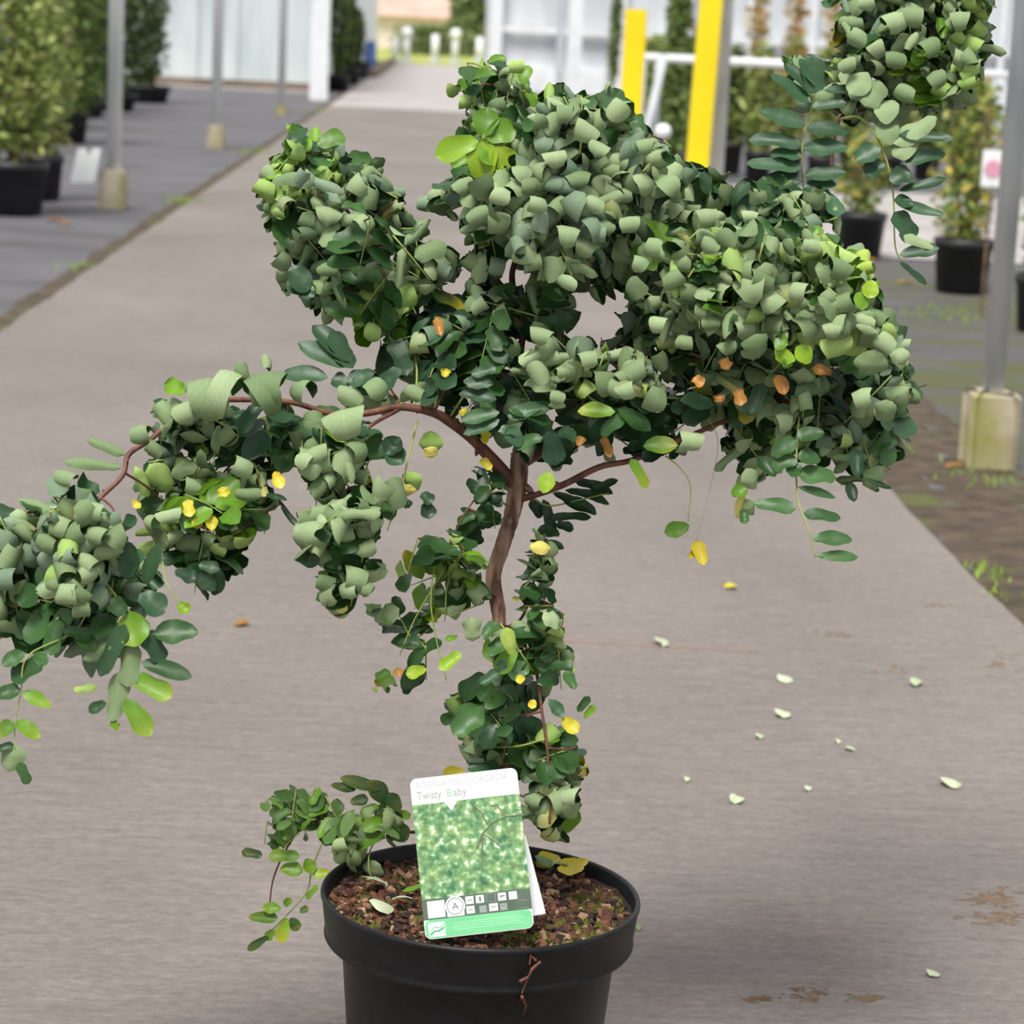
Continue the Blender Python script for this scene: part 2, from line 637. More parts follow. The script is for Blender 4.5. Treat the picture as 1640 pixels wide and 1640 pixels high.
def region(fol, poly, n, d0, th, mode='C', L=(0.030, 0.038), W=(0.021, 0.027), pal=(('n', 6), ('b', 2), ('l', 1)),
           pairs=(4, 6), down=0.6, slope=(0, 0), anchor=None, spread=1.0, holes=HOLES, lit=None, sp=0.0135):
    """pinnate leaves filling a mass: n leaf stalks, each with pairs of leaflets"""
    xs = [p[0] for p in poly]; ys = [p[1] for p in poly]
    cx, cy = sum(xs) / len(xs), sum(ys) / len(ys)
    done = []
    for _ in range(n):
        best, bd = None, -1
        for _k in range(9):
            for _q in range(60):
                x = random.uniform(min(xs), max(xs)); y = random.uniform(min(ys), max(ys))
                if inpoly(x, y, poly):
                    break
            u = random.uniform(-1, 1)
            dd = min([math.hypot(x - a, y - b) + 60 * abs(u - c) for a, b, c in done] or [1e9])
            if dd > bd:
                bd, best = dd, (x, y, u)
        x, y, u = best
        done.append(best)
        e = min(1.0, dpoly(x, y, poly) / 90)
        dz = th * u * (0.35 + 0.65 * e)
        d = d0 + slope[0] * (x - cx) + slope[1] * (y - cy) + dz
        mid = np.array(P(x, y, d))
        # stalk direction: outward from the middle of the mass, drooping
        out = RTn * (x - cx) * 0.004 - UPn * (y - cy) * 0.004 + VIEW * (-dz) * 4
        rd = unit(out * 0.8 + np.array([0, 0, -1]) * down * random.uniform(0.2, 1.6) + rng.normal(size=3) * 0.55)
        npair = random.randint(*pairs)
        ln = sp * npair
        p0 = mid - rd * ln * 0.5
        bend = rng.normal(size=3) * 0.15 + np.array([0, 0, -0.25])
        m_ = random.choice(mode)
        code_r = choose(pal)
        outn = unit(VIEW * 0.75 + np.array([0, 0, 0.75]) + unit(out + 1e-6) * 0.45 + rng.normal(size=3) * 0.42)
        sd_ = unit(np.cross(rd, outn))
        pts = []
        shown = 0
        for k in range(npair + 1):
            t = k * sp
            q = p0 + rd * t + bend * t * t * 3
            pts.append(q)
            fade = 1.0 - 0.35 * abs(k / npair - 0.45)
            for sg in ((-1, 1) if k < npair else (0,)):
                code = code_r if random.random() < 0.8 else choose(pal)
                code = 'n' if code in 'yo' and random.random() < 0.6 else code
                Ll = random.uniform(*L) * fade
                Wl = random.uniform(*W) * fade
                over = m_ == 'C' and random.random() < 0.45
                ease = 1.0
                if over:       # stands up, then rolls over forward and under
                    dirv = unit(np.array([0, 0, 1]) * random.uniform(0.1, 0.9) + VIEW * random.uniform(-0.1, 0.5) + sd_ * sg * random.uniform(0.2, 1.2) + rng.normal(size=3) * 0.35)
                    upper = VIEW * 0.7 - np.array([0, 0, 0.45]) + sd_ * sg * 0.3 + rng.normal(size=3) * 0.42
                    kl, kw = random.uniform(3.6, 6.2), random.uniform(0.05, 0.4)
                    ease = random.uniform(0.7, 1.2)
                    Ll *= 1.22
                    Wl *= random.uniform(.72, 1.02)
                elif m_ == 'C':
                    dirv = unit(sd_ * sg * 1.0 + rd * random.uniform(0.0, 0.7) - outn * 0.15 + rng.normal(size=3) * 0.28)
                    upper = -outn + rng.normal(size=3) * 0.33
                    r = random.random()
                    if r < 0.5:      # rolled from the tip
                        kl, kw = random.uniform(2.6, 5.4), random.uniform(0.0, 0.6)
                    elif r < 0.85:   # rolled from the edges
                        kl, kw = random.uniform(0.5, 1.8), random.uniform(1.6, 2.9)
                    else:
                        kl, kw = random.uniform(1.0, 2.0), random.uniform(0.8, 1.5)
                    Ll *= 1.12
                else:
                    dirv = unit(sd_ * sg * 1.0 + rd * random.uniform(0.1, 0.5) + rng.normal(size=3) * 0.16)
                    upper = outn * 0.8 + np.array([0, 0, 0.5]) + rng.normal(size=3) * 0.28
                    kl, kw = random.uniform(-0.7, 0.3), random.uniform(0.2, 0.9)
                    Wl *= 0.9
                b0 = q + dirv * 0.0018
                c0 = b0 + (unit(upper - dirv * upper.dot(dirv)) * Ll * .28 + dirv * Ll * .12 if over else dirv * Ll * (0.34 if m_ == 'C' else 0.5))
                px, py = topx(c0)
                if not inpoly(px, py, poly):
                    continue
                if any(inpoly(px, py, h) for h in holes):
                    continue
                tipx, tipy = topx(b0 + dirv * Ll * (0.5 if m_ == 'C' else 0.9))
                if not inpoly(tipx, tipy, poly) and dpoly(tipx, tipy, poly) > 7:
                    continue
                shown += 1
                fol.leaflet(b0, dirv, upper, Ll, Wl, kl, kw, code, random.uniform(-0.08, 0.08), 0.8 if random.random() < 0.02 else 0, ease)
        def clear(q, mg=-4):
            px, py = topx(q)
            return inpoly(px, py, poly) and not any(inpoly(px, py, h) for h in holes)
        keep = [q for q in pts if clear(q)]
        if shown > 2 and len(keep) > 1:
            fol.stalk(keep, 0.0009, 0.0005)
            if anchor is not None:
                a = min(anchor, key=lambda q: (q[0] - pts[0][0]) ** 2 + (q[1] - pts[0][1]) ** 2 + (q[2] - pts[0][2]) ** 2)
                a = np.array(a[:3])
                g = np.linalg.norm(a - pts[0])
                if g < 0.14 and clear(a * .7 + keep[0] * .3) and clear(a * .35 + keep[0] * .65):
                    mm = (a + keep[0]) / 2 + rng.normal(size=3) * g * .06
                    cur = smooth_path([tuple(a), tuple(mm), tuple(keep[0])], 4)
                    fol.stalk(cur, 0.0012, 0.0009, 3 if random.random() < 0.6 else 2)


def sprig(fol, pts, leaves, r=0.0011):
    """one hand-placed leaf: stalk through (px,py,depth) and leaflets (t, side angle in picture degrees, length px, width px, code, curl)"""
    pp = smooth_path([tuple(P(*p)) for p in pts], 6)
    fol.stalk(pp, r, r * 0.5)
    return pp


def leaf_at(fol, x0, y0, x1, y1, d, w, code='n', face='T', kl=0.0, kw=0.5, dd=0.0, tip=0.0, up=0.6):
    """one leaflet from its base pixel to its tip pixel at depth d; face T shows the upper side, U the underside"""
    a = np.array(P(x0, y0, d)); b = np.array(P(x1, y1, d + dd))
    L = np.linalg.norm(b - a)
    out = unit(VIEW + np.array([0, 0, up]) + rng.normal(size=3) * 0.08)
    if kl > 1.2:
        L *= kl / (2 * math.sin(min(kl, 3.1) / 2)) * (1.0 if kl < 3.1 else 1.1)
    fol.leaflet(a, unit(b - a), out if face == 'T' else -out, L, w * d / F_PX, kl, kw, code, 0, tip)


def scroll_at(fol, cx, cy, w, h, d, tilt=0.0, code='n', kl=4.9):
    """one leaflet rolled over forward into a drum of height h and width w (picture px at depth d), its axis tilted"""
    if w < 56 and h < 56:
        w, h = w * random.uniform(.76, .92), h * random.uniform(.76, .95)
    t = math.radians(tilt + random.uniform(-12, 12))
    u = UPn * math.cos(t) + RTn * math.sin(t)
    r = h * d / F_PX / 2
    c = np.array(P(cx, cy, d))
    toward = unit(VIEW + np.array([0, 0, -.15]))
    fol.leaflet(c - toward * r, unit(u + rng.normal(size=3) * .24), toward + rng.normal(size=3) * .25, r * kl, w * d / F_PX, kl, .25, code, random.uniform(-.06, .06), 0, 1.0)


# ------------------------------------------------------------------ tree wood
D0 = 2.36   # distance of the trunk


def wood(pts, name, parent, mat='twig', n=10, knob=0.0):
    """pts: (px, py, depth, diameter px)"""
    q = [tuple(P(a, b, c)) + (dpx * c / F_PX / 2,) for a, b, c, dpx in pts]
    sm = smooth_path(q, 7)
    mb = MB()
    rad = []
    for i, s_ in enumerate(sm):
        rr = max(0.0006, s_[3])
        rad.append(rr * (1 + knob * noise.noise(Vector((i * 0.9, 3, 1)))))
    mb.tube([s_[:3] for s_ in sm], rad, n)
    # small buds / knots
    for i in range(4, len(sm) - 2, 9):
        p = Vector(sm[i][:3]); r = rad[i]
        dv = Vector(rng.normal(size=3)).normalized()
        mb.tube([p, p + dv * r * 1.5, p + dv * r * 2.1], [r * 0.6, r * 0.45, r * 0.1], 6)
    o = mb.build(name, M[mat], parent, True)
    return o, sm


soil_c = P(770, 1430, POT_D)
POT = Vector((soil_c.x, soil_c.y, 0))
tree = empty('potted_tree', POT, 'small twisted tree with curled leaflets in a black pot standing on the concrete path', 'potted plant')

# pot: built around its own axis
R = 0.150
prof_pot = [(0.108, 0.0), (0.112, 0.004), (0.1290, 0.198), (0.1300, 0.2035), (0.1303, 0.2038), (0.1442, 0.2062), (0.1450, 0.2066), (0.1462, 0.2085), (0.1463, 0.2100), (0.1450, 0.2125), (0.1454, 0.2150), (0.1492, 0.2440), (0.1494, 0.2444),
            (0.1506, 0.2468), (0.1507, 0.2480), (0.1500, 0.2505), (0.1480, 0.2512), (0.1462, 0.2500), (0.1455, 0.2480), (0.1430, 0.228), (0.1260, 0.205), (0.105, 0.006)]
mb = MB(); mb.lathe(prof_pot, POT, 96)
pot = mb.build('pot', M['pot'], tree, True)


def soil_z(x, y):
    r = math.hypot(x - POT.x, y - POT.y) / R
    return 0.237 + 0.004 * noise.noise(Vector((x * 25, y * 25, 2))) + 0.008 * max(0, 1 - r * 1.3) + 0.003 * noise.noise(Vector((x * 90, y * 90, 2)))


v, f = [], []
NR, NA = 26, 80
v.append((POT.x, POT.y, soil_z(POT.x, POT.y)))
for i in range(1, NR + 1):
    for k in range(NA):
        a = 2 * math.pi * k / NA
        r = 0.1440 * i / NR
        x, y = POT.x + r * math.cos(a), POT.y + r * math.sin(a)
        v.append((x, y, soil_z(x, y)))
for k in range(NA):
    f.append((0, 1 + k, 1 + (k + 1) % NA))
for i in range(NR - 1):
    for k in range(NA):
        a = 1 + i * NA + k; b = 1 + i * NA + (k + 1) % NA
        f.append((a, a + NA, b + NA, b))
obj('soil', v, f, M['soil'], tree, True)

mb = MB()
for i in range(1700):
    a = random.uniform(0, 2 * math.pi); r = 0.138 * math.sqrt(random.random())
    x, y = POT.x + r * math.cos(a), POT.y + r * math.sin(a)
    s = random.uniform(0.0018, 0.0052) * random.choice((0.8, 1, 1.4))
    q = Matrix.Rotation(random.uniform(0, 6.28), 3, Vector(rng.normal(size=3)).normalized())
    n0 = len(mb.v)
    sz = (s * random.uniform(1, 2), s * random.uniform(0.6, 1.1), s * random.uniform(0.3, 0.8))
    vv = []
    for dx, dy, dz in ((-1, -1, -1), (1, -.8, -1), (.9, 1, -1), (-1, .8, -1), (-.7, -.8, 1), (.8, -.6, 1), (.6, .8, 1), (-.8, .6, 1)):
        p = q @ Vector((dx * sz[0] / 1.6, dy * sz[1] / 1.6, dz * sz[2] / 1.6))
        vv.append((x + p.x, y + p.y, soil_z(x, y) + 0.002 + p.z))
    mb.add(vv, [(0, 3, 2, 1), (4, 5, 6, 7), (0, 1, 5, 4), (1, 2, 6, 5), (2, 3, 7, 6), (3, 0, 4, 7)], random.choice((0, 0, 0, 1, 2, 2)))
tag(mb.build('bark_chips', [M['chip1'], M['chip2'], M['chip3']], tree), kind='stuff')
mb = MB()
for (mx, my, mr, cnt) in ((0.11, 0.02, 0.030, 500), (0.10, -0.06, 0.032, 420), (-0.05, 0.06, 0.045, 500), (0.05, -0.11, 0.035, 400), (0.05, 0.09, 0.04, 400), (-0.11, -0.06, 0.025, 200), (0.0, 0.0, 0.03, 200)):
    for i in range(cnt):
        a = random.uniform(0, 6.28); r = mr * math.sqrt(random.random())
        x, y = POT.x + mx + r * math.cos(a), POT.y + my + r * math.sin(a)
        if math.hypot(x - POT.x, y - POT.y) > 0.137: continue
        z = soil_z(x, y)
        h = random.uniform(0.002, 0.005); e = 0.0016
        mb.add([(x - e, y - e, z), (x + e, y - e, z), (x, y + e, z), (x + random.uniform(-e, e) * 2, y + random.uniform(-e, e) * 2, z + h)], [(0, 1, 3), (1, 2, 3), (2, 0, 3)])
tag(mb.build('moss', M['moss'], tree), kind='stuff')

# trunk
soil_hit = G(822, 1392, 0.23)
dS = depth(soil_hit)
trunk, trunk_p = wood([(822, 1400, dS, 30), (812, 1320, dS - .01, 25), (800, 1200, 2.37, 21), (806, 1120, 2.365, 20), (797, 1040, D0, 20), (799, 985, D0, 23), (790, 925, D0, 25), (803, 880, D0, 25),
                       (817, 835, D0, 26), (826, 795, D0, 29), (831, 755, D0, 30), (830, 725, D0, 24)], 'trunk', tree, 'bark', 14, 0.12)


def P3(sm): return [tuple(s_[:3]) for s_ in sm]


# main limbs: (px, py, depth, diameter)
b_left, p_left = wood([(826, 780, D0, 20), (800, 750, D0 - .01, 23), (762, 708, D0 - .03, 18), (722, 676, D0 - .05, 18), (690, 660, D0 - .06, 14), (640, 652, D0 - .07, 12), (585, 662, D0 - .08, 11), (528, 662, D0 - .09, 10),
                       (470, 645, D0 - .10, 9), (400, 640, D0 - .11, 9), (320, 645, D0 - .12, 9), (272, 676, D0 - .13, 9), (240, 705, D0 - .135, 8), (206, 728, D0 - .14, 9), (196, 762, D0 - .15, 8), (155, 803, D0 - .16, 8),
                       (110, 860, D0 - .18, 7), (80, 930, D0 - .19, 6), (50, 1000, D0 - .2, 4)], 'branch', tree)
b_hang, p_hang = wood([(640, 655, D0 - .07, 7), (585, 690, D0 - .10, 6), (540, 760, D0 - .12, 5), (548, 850, D0 - .12, 4), (556, 940, D0 - .12, 3)], 'branch', tree)
b_mid, p_mid = wood([(330, 640, D0 - .12, 7), (350, 700, D0 - .1, 6), (400, 755, D0 - .08, 5), (445, 800, D0 - .08, 5), (475, 838, D0 - .08, 4)], 'branch', tree)
b_centre, p_centre = wood([(829, 760, D0, 20), (832, 690, D0 + .02, 19), (826, 630, D0 + .02, 15), (834, 560, D0 + .02, 12), (838, 520, D0 + .02, 11), (826, 480, D0 + .02, 12), (820, 440, D0 + .02, 10),
                           (830, 395, D0 + .02, 9), (822, 340, D0 + .02, 8), (850, 290, D0 + .03, 7), (920, 240, D0 + .03, 6), (985, 205, D0 + .03, 5)], 'branch', tree)
b_top, p_top = wood([(828, 350, D0 + .02, 7), (805, 310, D0, 6), (790, 250, D0 - .01, 5), (800, 180, D0 - .02, 4), (800, 120, D0 - .02, 3)], 'branch', tree)
b_upleft, p_upleft = wood([(832, 590, D0 + .02, 9), (780, 560, D0 + .03, 8), (720, 500, D0 + .02, 7), (670, 462, D0, 7), (640, 445, D0, 7), (580, 390, D0 - .02, 6), (520, 320, D0 - .02, 5), (480, 240, D0 - .02, 3)], 'branch', tree)
b_right, p_right = wood([(828, 800, D0, 14), (860, 792, D0 - .01, 10), (905, 775, D0 - .02, 11), (960, 748, D0 - .03, 10), (1015, 736, D0 - .03, 9), (1100, 700, D0 - .03, 8), (1200, 660, D0 - .02, 7), (1300, 640, D0 - .02, 6), (1400, 650, D0 - .02, 4)], 'branch', tree)
b_right2, p_right2 = wood([(834, 745, D0 + .01, 16), (900, 705, D0 + .03, 14), (960, 670, D0 + .04, 12), (1010, 610, D0 + .04, 11), (1060, 580, D0 + .03, 9), (1120, 573, D0 + .02, 9), (1200, 560, D0 + .01, 8), (1300, 560, D0, 7), (1400, 590, D0, 5)], 'branch', tree)
b_right3, p_right3 = wood([(1000, 625, D0 + .04, 9), (1020, 540, D0 + .06, 8), (1060, 460, D0 + .06, 7), (1140, 420, D0 + .05, 7), (1250, 420, D0 + .03, 6), (1340, 440, D0 + .02, 4)], 'branch', tree)
b_far, p_far = wood([(1040, 500, D0 + .06, 8), (1090, 420, D0 + .12, 7), (1180, 375, D0 + .18, 7), (1262, 352, D0 + .24, 7), (1290, 342, D0 + .25, 6), (1325, 300, D0 + .27, 6), (1345, 190, D0 + .28, 6), (1400, 170, D0 + .28, 6), (1450, 90, D0 + .28, 5), (1480, 10, D0 + .28, 4), (1490, -60, D0 + .28, 3)], 'branch', tree)
b_low, p_low = wood([(812, 1335, dS - .01, 9), (760, 1322, dS - .02, 7), (700, 1330, dS - .03, 6), (640, 1332, dS - .04, 5), (590, 1318, dS - .05, 4), (530, 1310, dS - .06, 4), (480, 1330, dS - .06, 3), (440, 1400, dS - .05, 3), (430, 1470, dS - .05, 2)], 'branch', tree)
b_shoot, p_shoot = wood([(800, 960, D0, 7), (760, 930, D0 - .03, 5), (715, 900, D0 - .04, 4), (740, 830, D0 - .04, 3), (780, 775, D0 - .03, 3)], 'branch', tree)
b_shoot2, p_shoot2 = wood([(797, 1010, D0, 6), (835, 990, D0 - .03, 5), (855, 930, D0 - .04, 4), (862, 870, D0 - .05, 3)], 'branch', tree)
b_shoot3, p_shoot3 = wood([(803, 1060, D0, 7), (850, 1050, D0 - .03, 6), (868, 1140, D0 - .05, 5), (880, 1240, D0 - .06, 4), (880, 1320, D0 - .07, 3)], 'branch', tree)

# ------------------------------------------------------------------ foliage masses
N = (('n', 8), ('b', 3), ('l', 1.2))
NF = (('n', 4), ('b', 5), ('d', 2))
fx = Foliage()
polyL = [(467, 205), (490, 240), (528, 230), (545, 262), (571, 252), (610, 262), (628, 292), (650, 337), (680, 380), (706, 395), (724, 407), (722, 426), (702, 441), (711, 468), (680, 500), (644, 511), (595, 532),
         (580, 514), (552, 508), (546, 526), (528, 517), (500, 487), (504, 459), (473, 470), (450, 478), (446, 450), (455, 435), (429, 410), (432, 395), (452, 388), (436, 371), (423, 346), (430, 322), (414, 308), (424, 283), (446, 256), (448, 243), (468, 249)]
aL = P3(p_upleft)
region(fx, polyL, 56, D0 - .02, 0.09, 'CCCF', pal=(('n', 8), ('b', 2), ('l', 2), ('d', 1.5)), anchor=aL)
region(fx, [(412, 312), (424, 278), (450, 240), (470, 200), (500, 215), (560, 275), (520, 300), (470, 330), (450, 370), (430, 350)], 14, D0 - .04, 0.06, 'CCF', L=(.022, .03), W=(.015, .021), pal=(('l', 5), ('n', 2)), anchor=aL)
leaf_at(fx, 508, 232, 552, 214, D0 - .05, 36, 'l', 'T', -.3, .4)
leaf_at(fx, 482, 242, 468, 198, D0 - .05, 18, 'l', 'T', .4, .8)
leaf_at(fx, 535, 240, 560, 268, D0 - .05, 22, 'n', 'T', .4, .8)
region(fx, [(650, 400), (715, 395), (728, 420), (705, 445), (700, 500), (640, 530), (600, 545), (590, 580), (640, 600), (690, 600), (760, 600), (800, 560), (790, 500), (760, 480), (735, 480), (690, 480), (640, 470)], 26, D0 + .02, .07, 'CCF', pal=(('b', 5), ('n', 5), ('d', 2)), anchor=aL)
# flat dark leaflets on the left of the centre
for q in [(556, 588, 478, 545), (560, 580, 503, 512), (565, 590, 530, 530), (525, 604, 448, 592), (555, 612, 600, 600), (560, 585, 545, 560), (560, 618, 532, 604), (600, 640, 620, 612), (608, 625, 640, 590), (565, 606, 620, 640)]:
    leaf_at(fx, *q, D0 - .06, 31, 'b', 'T', random.uniform(-.5, .2), .5)
fx.build('foliage', b_upleft)

# top centre
fc = Foliage()
aC = P3(p_centre) + P3(p_top)
polyT = [(735, 104), (750, 97), (777, 110), (808, 95), (838, 104), (845, 134), (866, 160), (862, 210), (850, 250), (820, 275), (780, 275), (760, 245), (700, 247), (735, 206), (744, 183), (733, 152), (742, 128)]
region(fc, polyT, 26, D0 - .02, .06, 'CCF', pal=(('l', 5), ('n', 4)), L=(.024, .032), W=(.016, .023), anchor=P3(p_top))
leaf_at(fc, 796, 120, 735, 104, D0 - .07, 20, 'l', 'T', -1.6, .6)
leaf_at(fc, 812, 96, 777, 84, D0 - .07, 16, 'l', 'T', -1.2, .6)
leaf_at(fc, 836, 135, 845, 100, D0 - .06, 22, 'l', 'T', -.6, .5)
for q, w, c in [((766, 225, 696, 247), 40, 'k'), ((768, 230, 816, 262), 46, 'l'), ((775, 220, 780, 172), 40, 'l'), ((772, 226, 772, 292), 50, 'k'), ((778, 222, 826, 200), 40, 'l'), ((795, 235, 822, 282), 42, 'k')]:
    leaf_at(fc, *q, D0 - .10, w, c, 'T', -.3, .5, up=.2)
leaf_at(fc, 776, 214, 778, 228, D0 - .115, 13, 'k', 'U', 1.5, 1.5)
leaf_at(fc, 724, 272, 752, 248, D0 - .05, 20, 'l', 'T', -.3, .7)
polyC = [(866, 146), (869, 118), (885, 116), (897, 134), (957, 142), (988, 150), (1000, 158), (1012, 178), (1038, 211), (1072, 224), (1080, 242), (1105, 272), (1100, 320), (1060, 360), (1040, 400), (1020, 450), (985, 470), (950, 480), (920, 520),
         (870, 530), (820, 520), (780, 500), (745, 480), (745, 455), (768, 444), (752, 417), (757, 395), (744, 374), (741, 353), (705, 340), (678, 334), (670, 313), (693, 300), (706, 290), (735, 268), (790, 262), (840, 250), (860, 200)]
region(fc, polyC, 94, D0, 0.12, 'CCCCF', pal=N + (('d', 2),), anchor=aC)
region(fc, [(840, 160), (960, 150), (1040, 215), (1080, 250), (1070, 300), (1010, 330), (940, 400), (860, 420), (800, 380), (740, 330), (780, 280), (850, 240)], 30, D0 - .12, .03, 'C', pal=(('n', 5), ('b', 2)), L=(.034, .042), W=(.023, .03), anchor=aC)
for q in [(852, 325, 40, 30, 5), (888, 336, 38, 36, -12), (905, 388, 46, 42, 4), (868, 368, 38, 36, 18), (925, 300, 44, 40, -20), (840, 300, 36, 30, 15), (884, 258, 40, 34, -30), (930, 215, 44, 36, 10), (968, 200, 40, 40, -25), (960, 250, 38, 32, 30),
          (905, 190, 38, 30, -15), (1000, 262, 40, 34, 20), (1035, 240, 36, 30, -10), (826, 270, 34, 30, 0), (775, 300, 40, 36, 20), (735, 300, 36, 30, -20), (770, 345, 40, 34, -8), (800, 318, 36, 34, 10), (1000, 310, 34, 30, 0), (950, 330, 40, 34, 12), (1010, 360, 36, 30, -15),
          (1025, 405, 36, 30, 20), (965, 372, 36, 32, 0), (915, 430, 34, 28, 5), (860, 420, 34, 28, -5), (868, 545, 44, 36, 10), (845, 575, 40, 30, -20)]:
    scroll_at(fc, *q[:4], D0 - .15 + random.uniform(-.02, .02), q[4])
fc.build('foliage', b_centre)

# centre, below the crown: layered flat leaves
fm = Foliage()
polyM = [(600, 545), (650, 505), (720, 490), (790, 490), (850, 500), (905, 530), (955, 560), (1000, 520), (1060, 540), (1130, 560), (1150, 600), (1130, 640), (1135, 671), (1110, 700), (1085, 713), (1068, 735), (1022, 722),
         (985, 728), (940, 715), (915, 735), (888, 745), (850, 720), (800, 722), (766, 700), (740, 690), (720, 655), (690, 640), (640, 640), (600, 645), (560, 640), (530, 630), (560, 600), (610, 590)]
region(fm, polyM, 50, D0, .10, 'CFFF', pal=(('b', 5), ('n', 5), ('d', 3)), anchor=P3(p_right2) + P3(p_centre) + P3(p_left), L=(.032, .04), W=(.02, .026))
region(fm, [(850, 520), (950, 560), (1020, 560), (1090, 590), (1060, 640), (980, 620), (900, 620), (840, 600), (800, 570)], 14, D0 - .11, .03, 'C', pal=N, anchor=P3(p_right2), L=(.034, .042))
for q, w, c in [((795, 640, 735, 625), 24, 'b'), ((790, 615, 742, 610), 22, 'b'), ((800, 660, 738, 672), 25, 'n'), ((800, 672, 742, 695), 24, 'b'), ((815, 655, 885, 672), 26, 'n'), ((815, 670, 880, 640), 24, 'b'), ((812, 685, 835, 715), 26, 'b'),
                ((795, 590, 755, 600), 20, 'b'), ((800, 688, 832, 690), 20, 'b'), ((870, 700, 820, 712), 26, 'n'), ((880, 655, 812, 665), 22, 'n'), ((880, 690, 890, 745), 38, 'b'), ((895, 690, 925, 700), 26, 'b'),
                ((990, 655, 1042, 690), 30, 'n'), ((1000, 668, 960, 694), 28, 'n'), ((985, 660, 925, 655), 28, 'l'), ((1010, 640, 1045, 655), 26, 'b'), ((1060, 640, 1010, 640), 26, 'b'), ((1090, 640, 1145, 645), 30, 'b'), ((1030, 715, 1085, 712), 30, 'l'), ((870, 790, 880, 755), 26, 'k'),
                ((1010, 735, 1038, 782), 20, 'l')]:
    leaf_at(fm, *q, D0 - .12, w, c, 'T', random.uniform(-.4, .1), .5, tip=.3 if c == 'l' else 0)
for q, w in [((893, 612, 893, 590), 30), ((893, 640, 893, 665), 28), ((1015, 590, 1040, 620), 44), ((1020, 595, 1000, 625), 36), ((850, 560, 870, 600), 40), ((870, 545, 900, 580), 44), ((1100, 700, 1115, 735), 40), ((650, 620, 665, 655), 34), ((670, 612, 690, 640), 30)]:
    leaf_at(fm, *q, D0 - .14, w, 'n', 'U', 2.4, .5)
for q, c in [((740, 655, 745, 668), 'y'), ((700, 508, 706, 540), 'o'), ((715, 590, 712, 605), 'y'), ((935, 700, 925, 716), 'o'), ((965, 700, 975, 735), 'o'), ((780, 690, 775, 712), 'y'), ((955, 625, 970, 632), 'y'), ((770, 735, 785, 755), 'y')]:
    leaf_at(fm, *q, D0 - .10, 20, c, 'T', .6, 1.2)
for q in [(892, 603, 32, 22, 0), (889, 644, 28, 30, 0), (1022, 596, 46, 40, -30), (1008, 622, 36, 30, 0), (1105, 712, 42, 34, 10), (862, 600, 44, 40, 30), (940, 585, 36, 30, 10), (668, 630, 38, 32, -10)]:
    scroll_at(fm, *q[:4], D0 - .16, q[4])
fm.build('foliage', b_right2)

# big right crown
fr = Foliage()
aR = P3(p_right) + P3(p_right2) + P3(p_right3)
polyR = [(1090, 330), (1130, 318), (1165, 345), (1200, 360), (1240, 370), (1287, 350), (1310, 369), (1344, 390), (1362, 402), (1387, 418), (1398, 454), (1403, 479), (1415, 507), (1436, 525), (1452, 553), (1449, 575), (1467, 612),
         (1464, 633), (1470, 672), (1450, 700), (1440, 730), (1410, 745), (1400, 766), (1376, 780), (1363, 770), (1361, 722), (1339, 725), (1300, 710), (1273, 733), (1237, 729), (1225, 770), (1205, 775), (1178, 732), (1165, 683), (1130, 660), (1090, 600),
         (1040, 570), (985, 550), (960, 555), (1003, 514), (1022, 480), (1000, 450), (1010, 400), (1050, 350)]
region(fr, polyR, 110, D0 + .02, .14, 'CCCF', pal=(('n', 9), ('l', 2), ('b', 2), ('d', 2)), anchor=aR)
region(fr, [(1110, 340), (1240, 372), (1330, 390), (1390, 430), (1430, 540), (1400, 560), (1280, 540), (1180, 530), (1080, 480), (1050, 400)], 34, D0 - .15, .04, 'C', pal=(('n', 8), ('l', 2)), L=(.034, .044), W=(.024, .031), anchor=aR)
region(fr, [(1130, 560), (1280, 600), (1420, 600), (1460, 680), (1400, 760), (1280, 725), (1180, 740), (1150, 660)], 20, D0 + .06, .1, 'F', pal=NF, anchor=aR)
region(fr, [(1280, 350), (1345, 388), (1388, 415), (1402, 480), (1370, 500), (1340, 420), (1290, 380)], 12, D0 - .08, .06, 'CCF', pal=(('k', 3), ('l', 4)), L=(.024, .03), W=(.018, .022), anchor=aR)
region(fr, [(1110, 420), (1180, 400), (1200, 450), (1160, 480), (1120, 540), (1090, 480)], 9, D0 - .17, .02, 'F', pal=(('l', 3), ('n', 2)), L=(.022, .03), W=(.016, .02), anchor=aR)
for q, w, c in [((1262, 560, 1250, 582), 34, 'k'), ((1275, 555, 1300, 580), 30, 'k'), ((1262, 552, 1240, 545), 30, 'l'), ((1258, 575, 1262, 590), 22, 'l'), ((1390, 478, 1398, 448), 26, 'k'), ((1370, 470, 1390, 492), 26, 'l')]:
    leaf_at(fr, *q, D0 - .18, w, c, 'T', -.3, .5, up=.3)
for q, w, kl in [((1210, 535, 1225, 580), 58, 1.4), ((1400, 560, 1395, 610), 58, 1.3), ((1305, 430, 1355, 435), 46, 1.5), ((1310, 475, 1365, 492), 40, 1.5), ((1225, 420, 1240, 470), 50, 1.5), ((1390, 520, 1380, 545), 40, 2.2), ((1420, 640, 1412, 690), 44, 1.8),
                 ((1445, 625, 1460, 650), 40, 2.2), ((1200, 380, 1215, 395), 34, 2.), ((1270, 385, 1245, 400), 34, 2.), ((1300, 372, 1275, 385), 34, 2.)]:
    leaf_at(fr, *q, D0 - .2, w, 'n', 'U', kl, .9)
for q, c in [((1180, 622, 1186, 652), 'o'), ((1245, 600, 1255, 635), 'o'), ((1155, 575, 1165, 595), 'o'), ((1300, 590, 1330, 605), 'o'), ((1110, 605, 1125, 620), 'o'), ((1150, 632, 1152, 645), 'o')]:
    leaf_at(fr, *q, D0 - .16, 26, c, 'T', .6, 1.2)
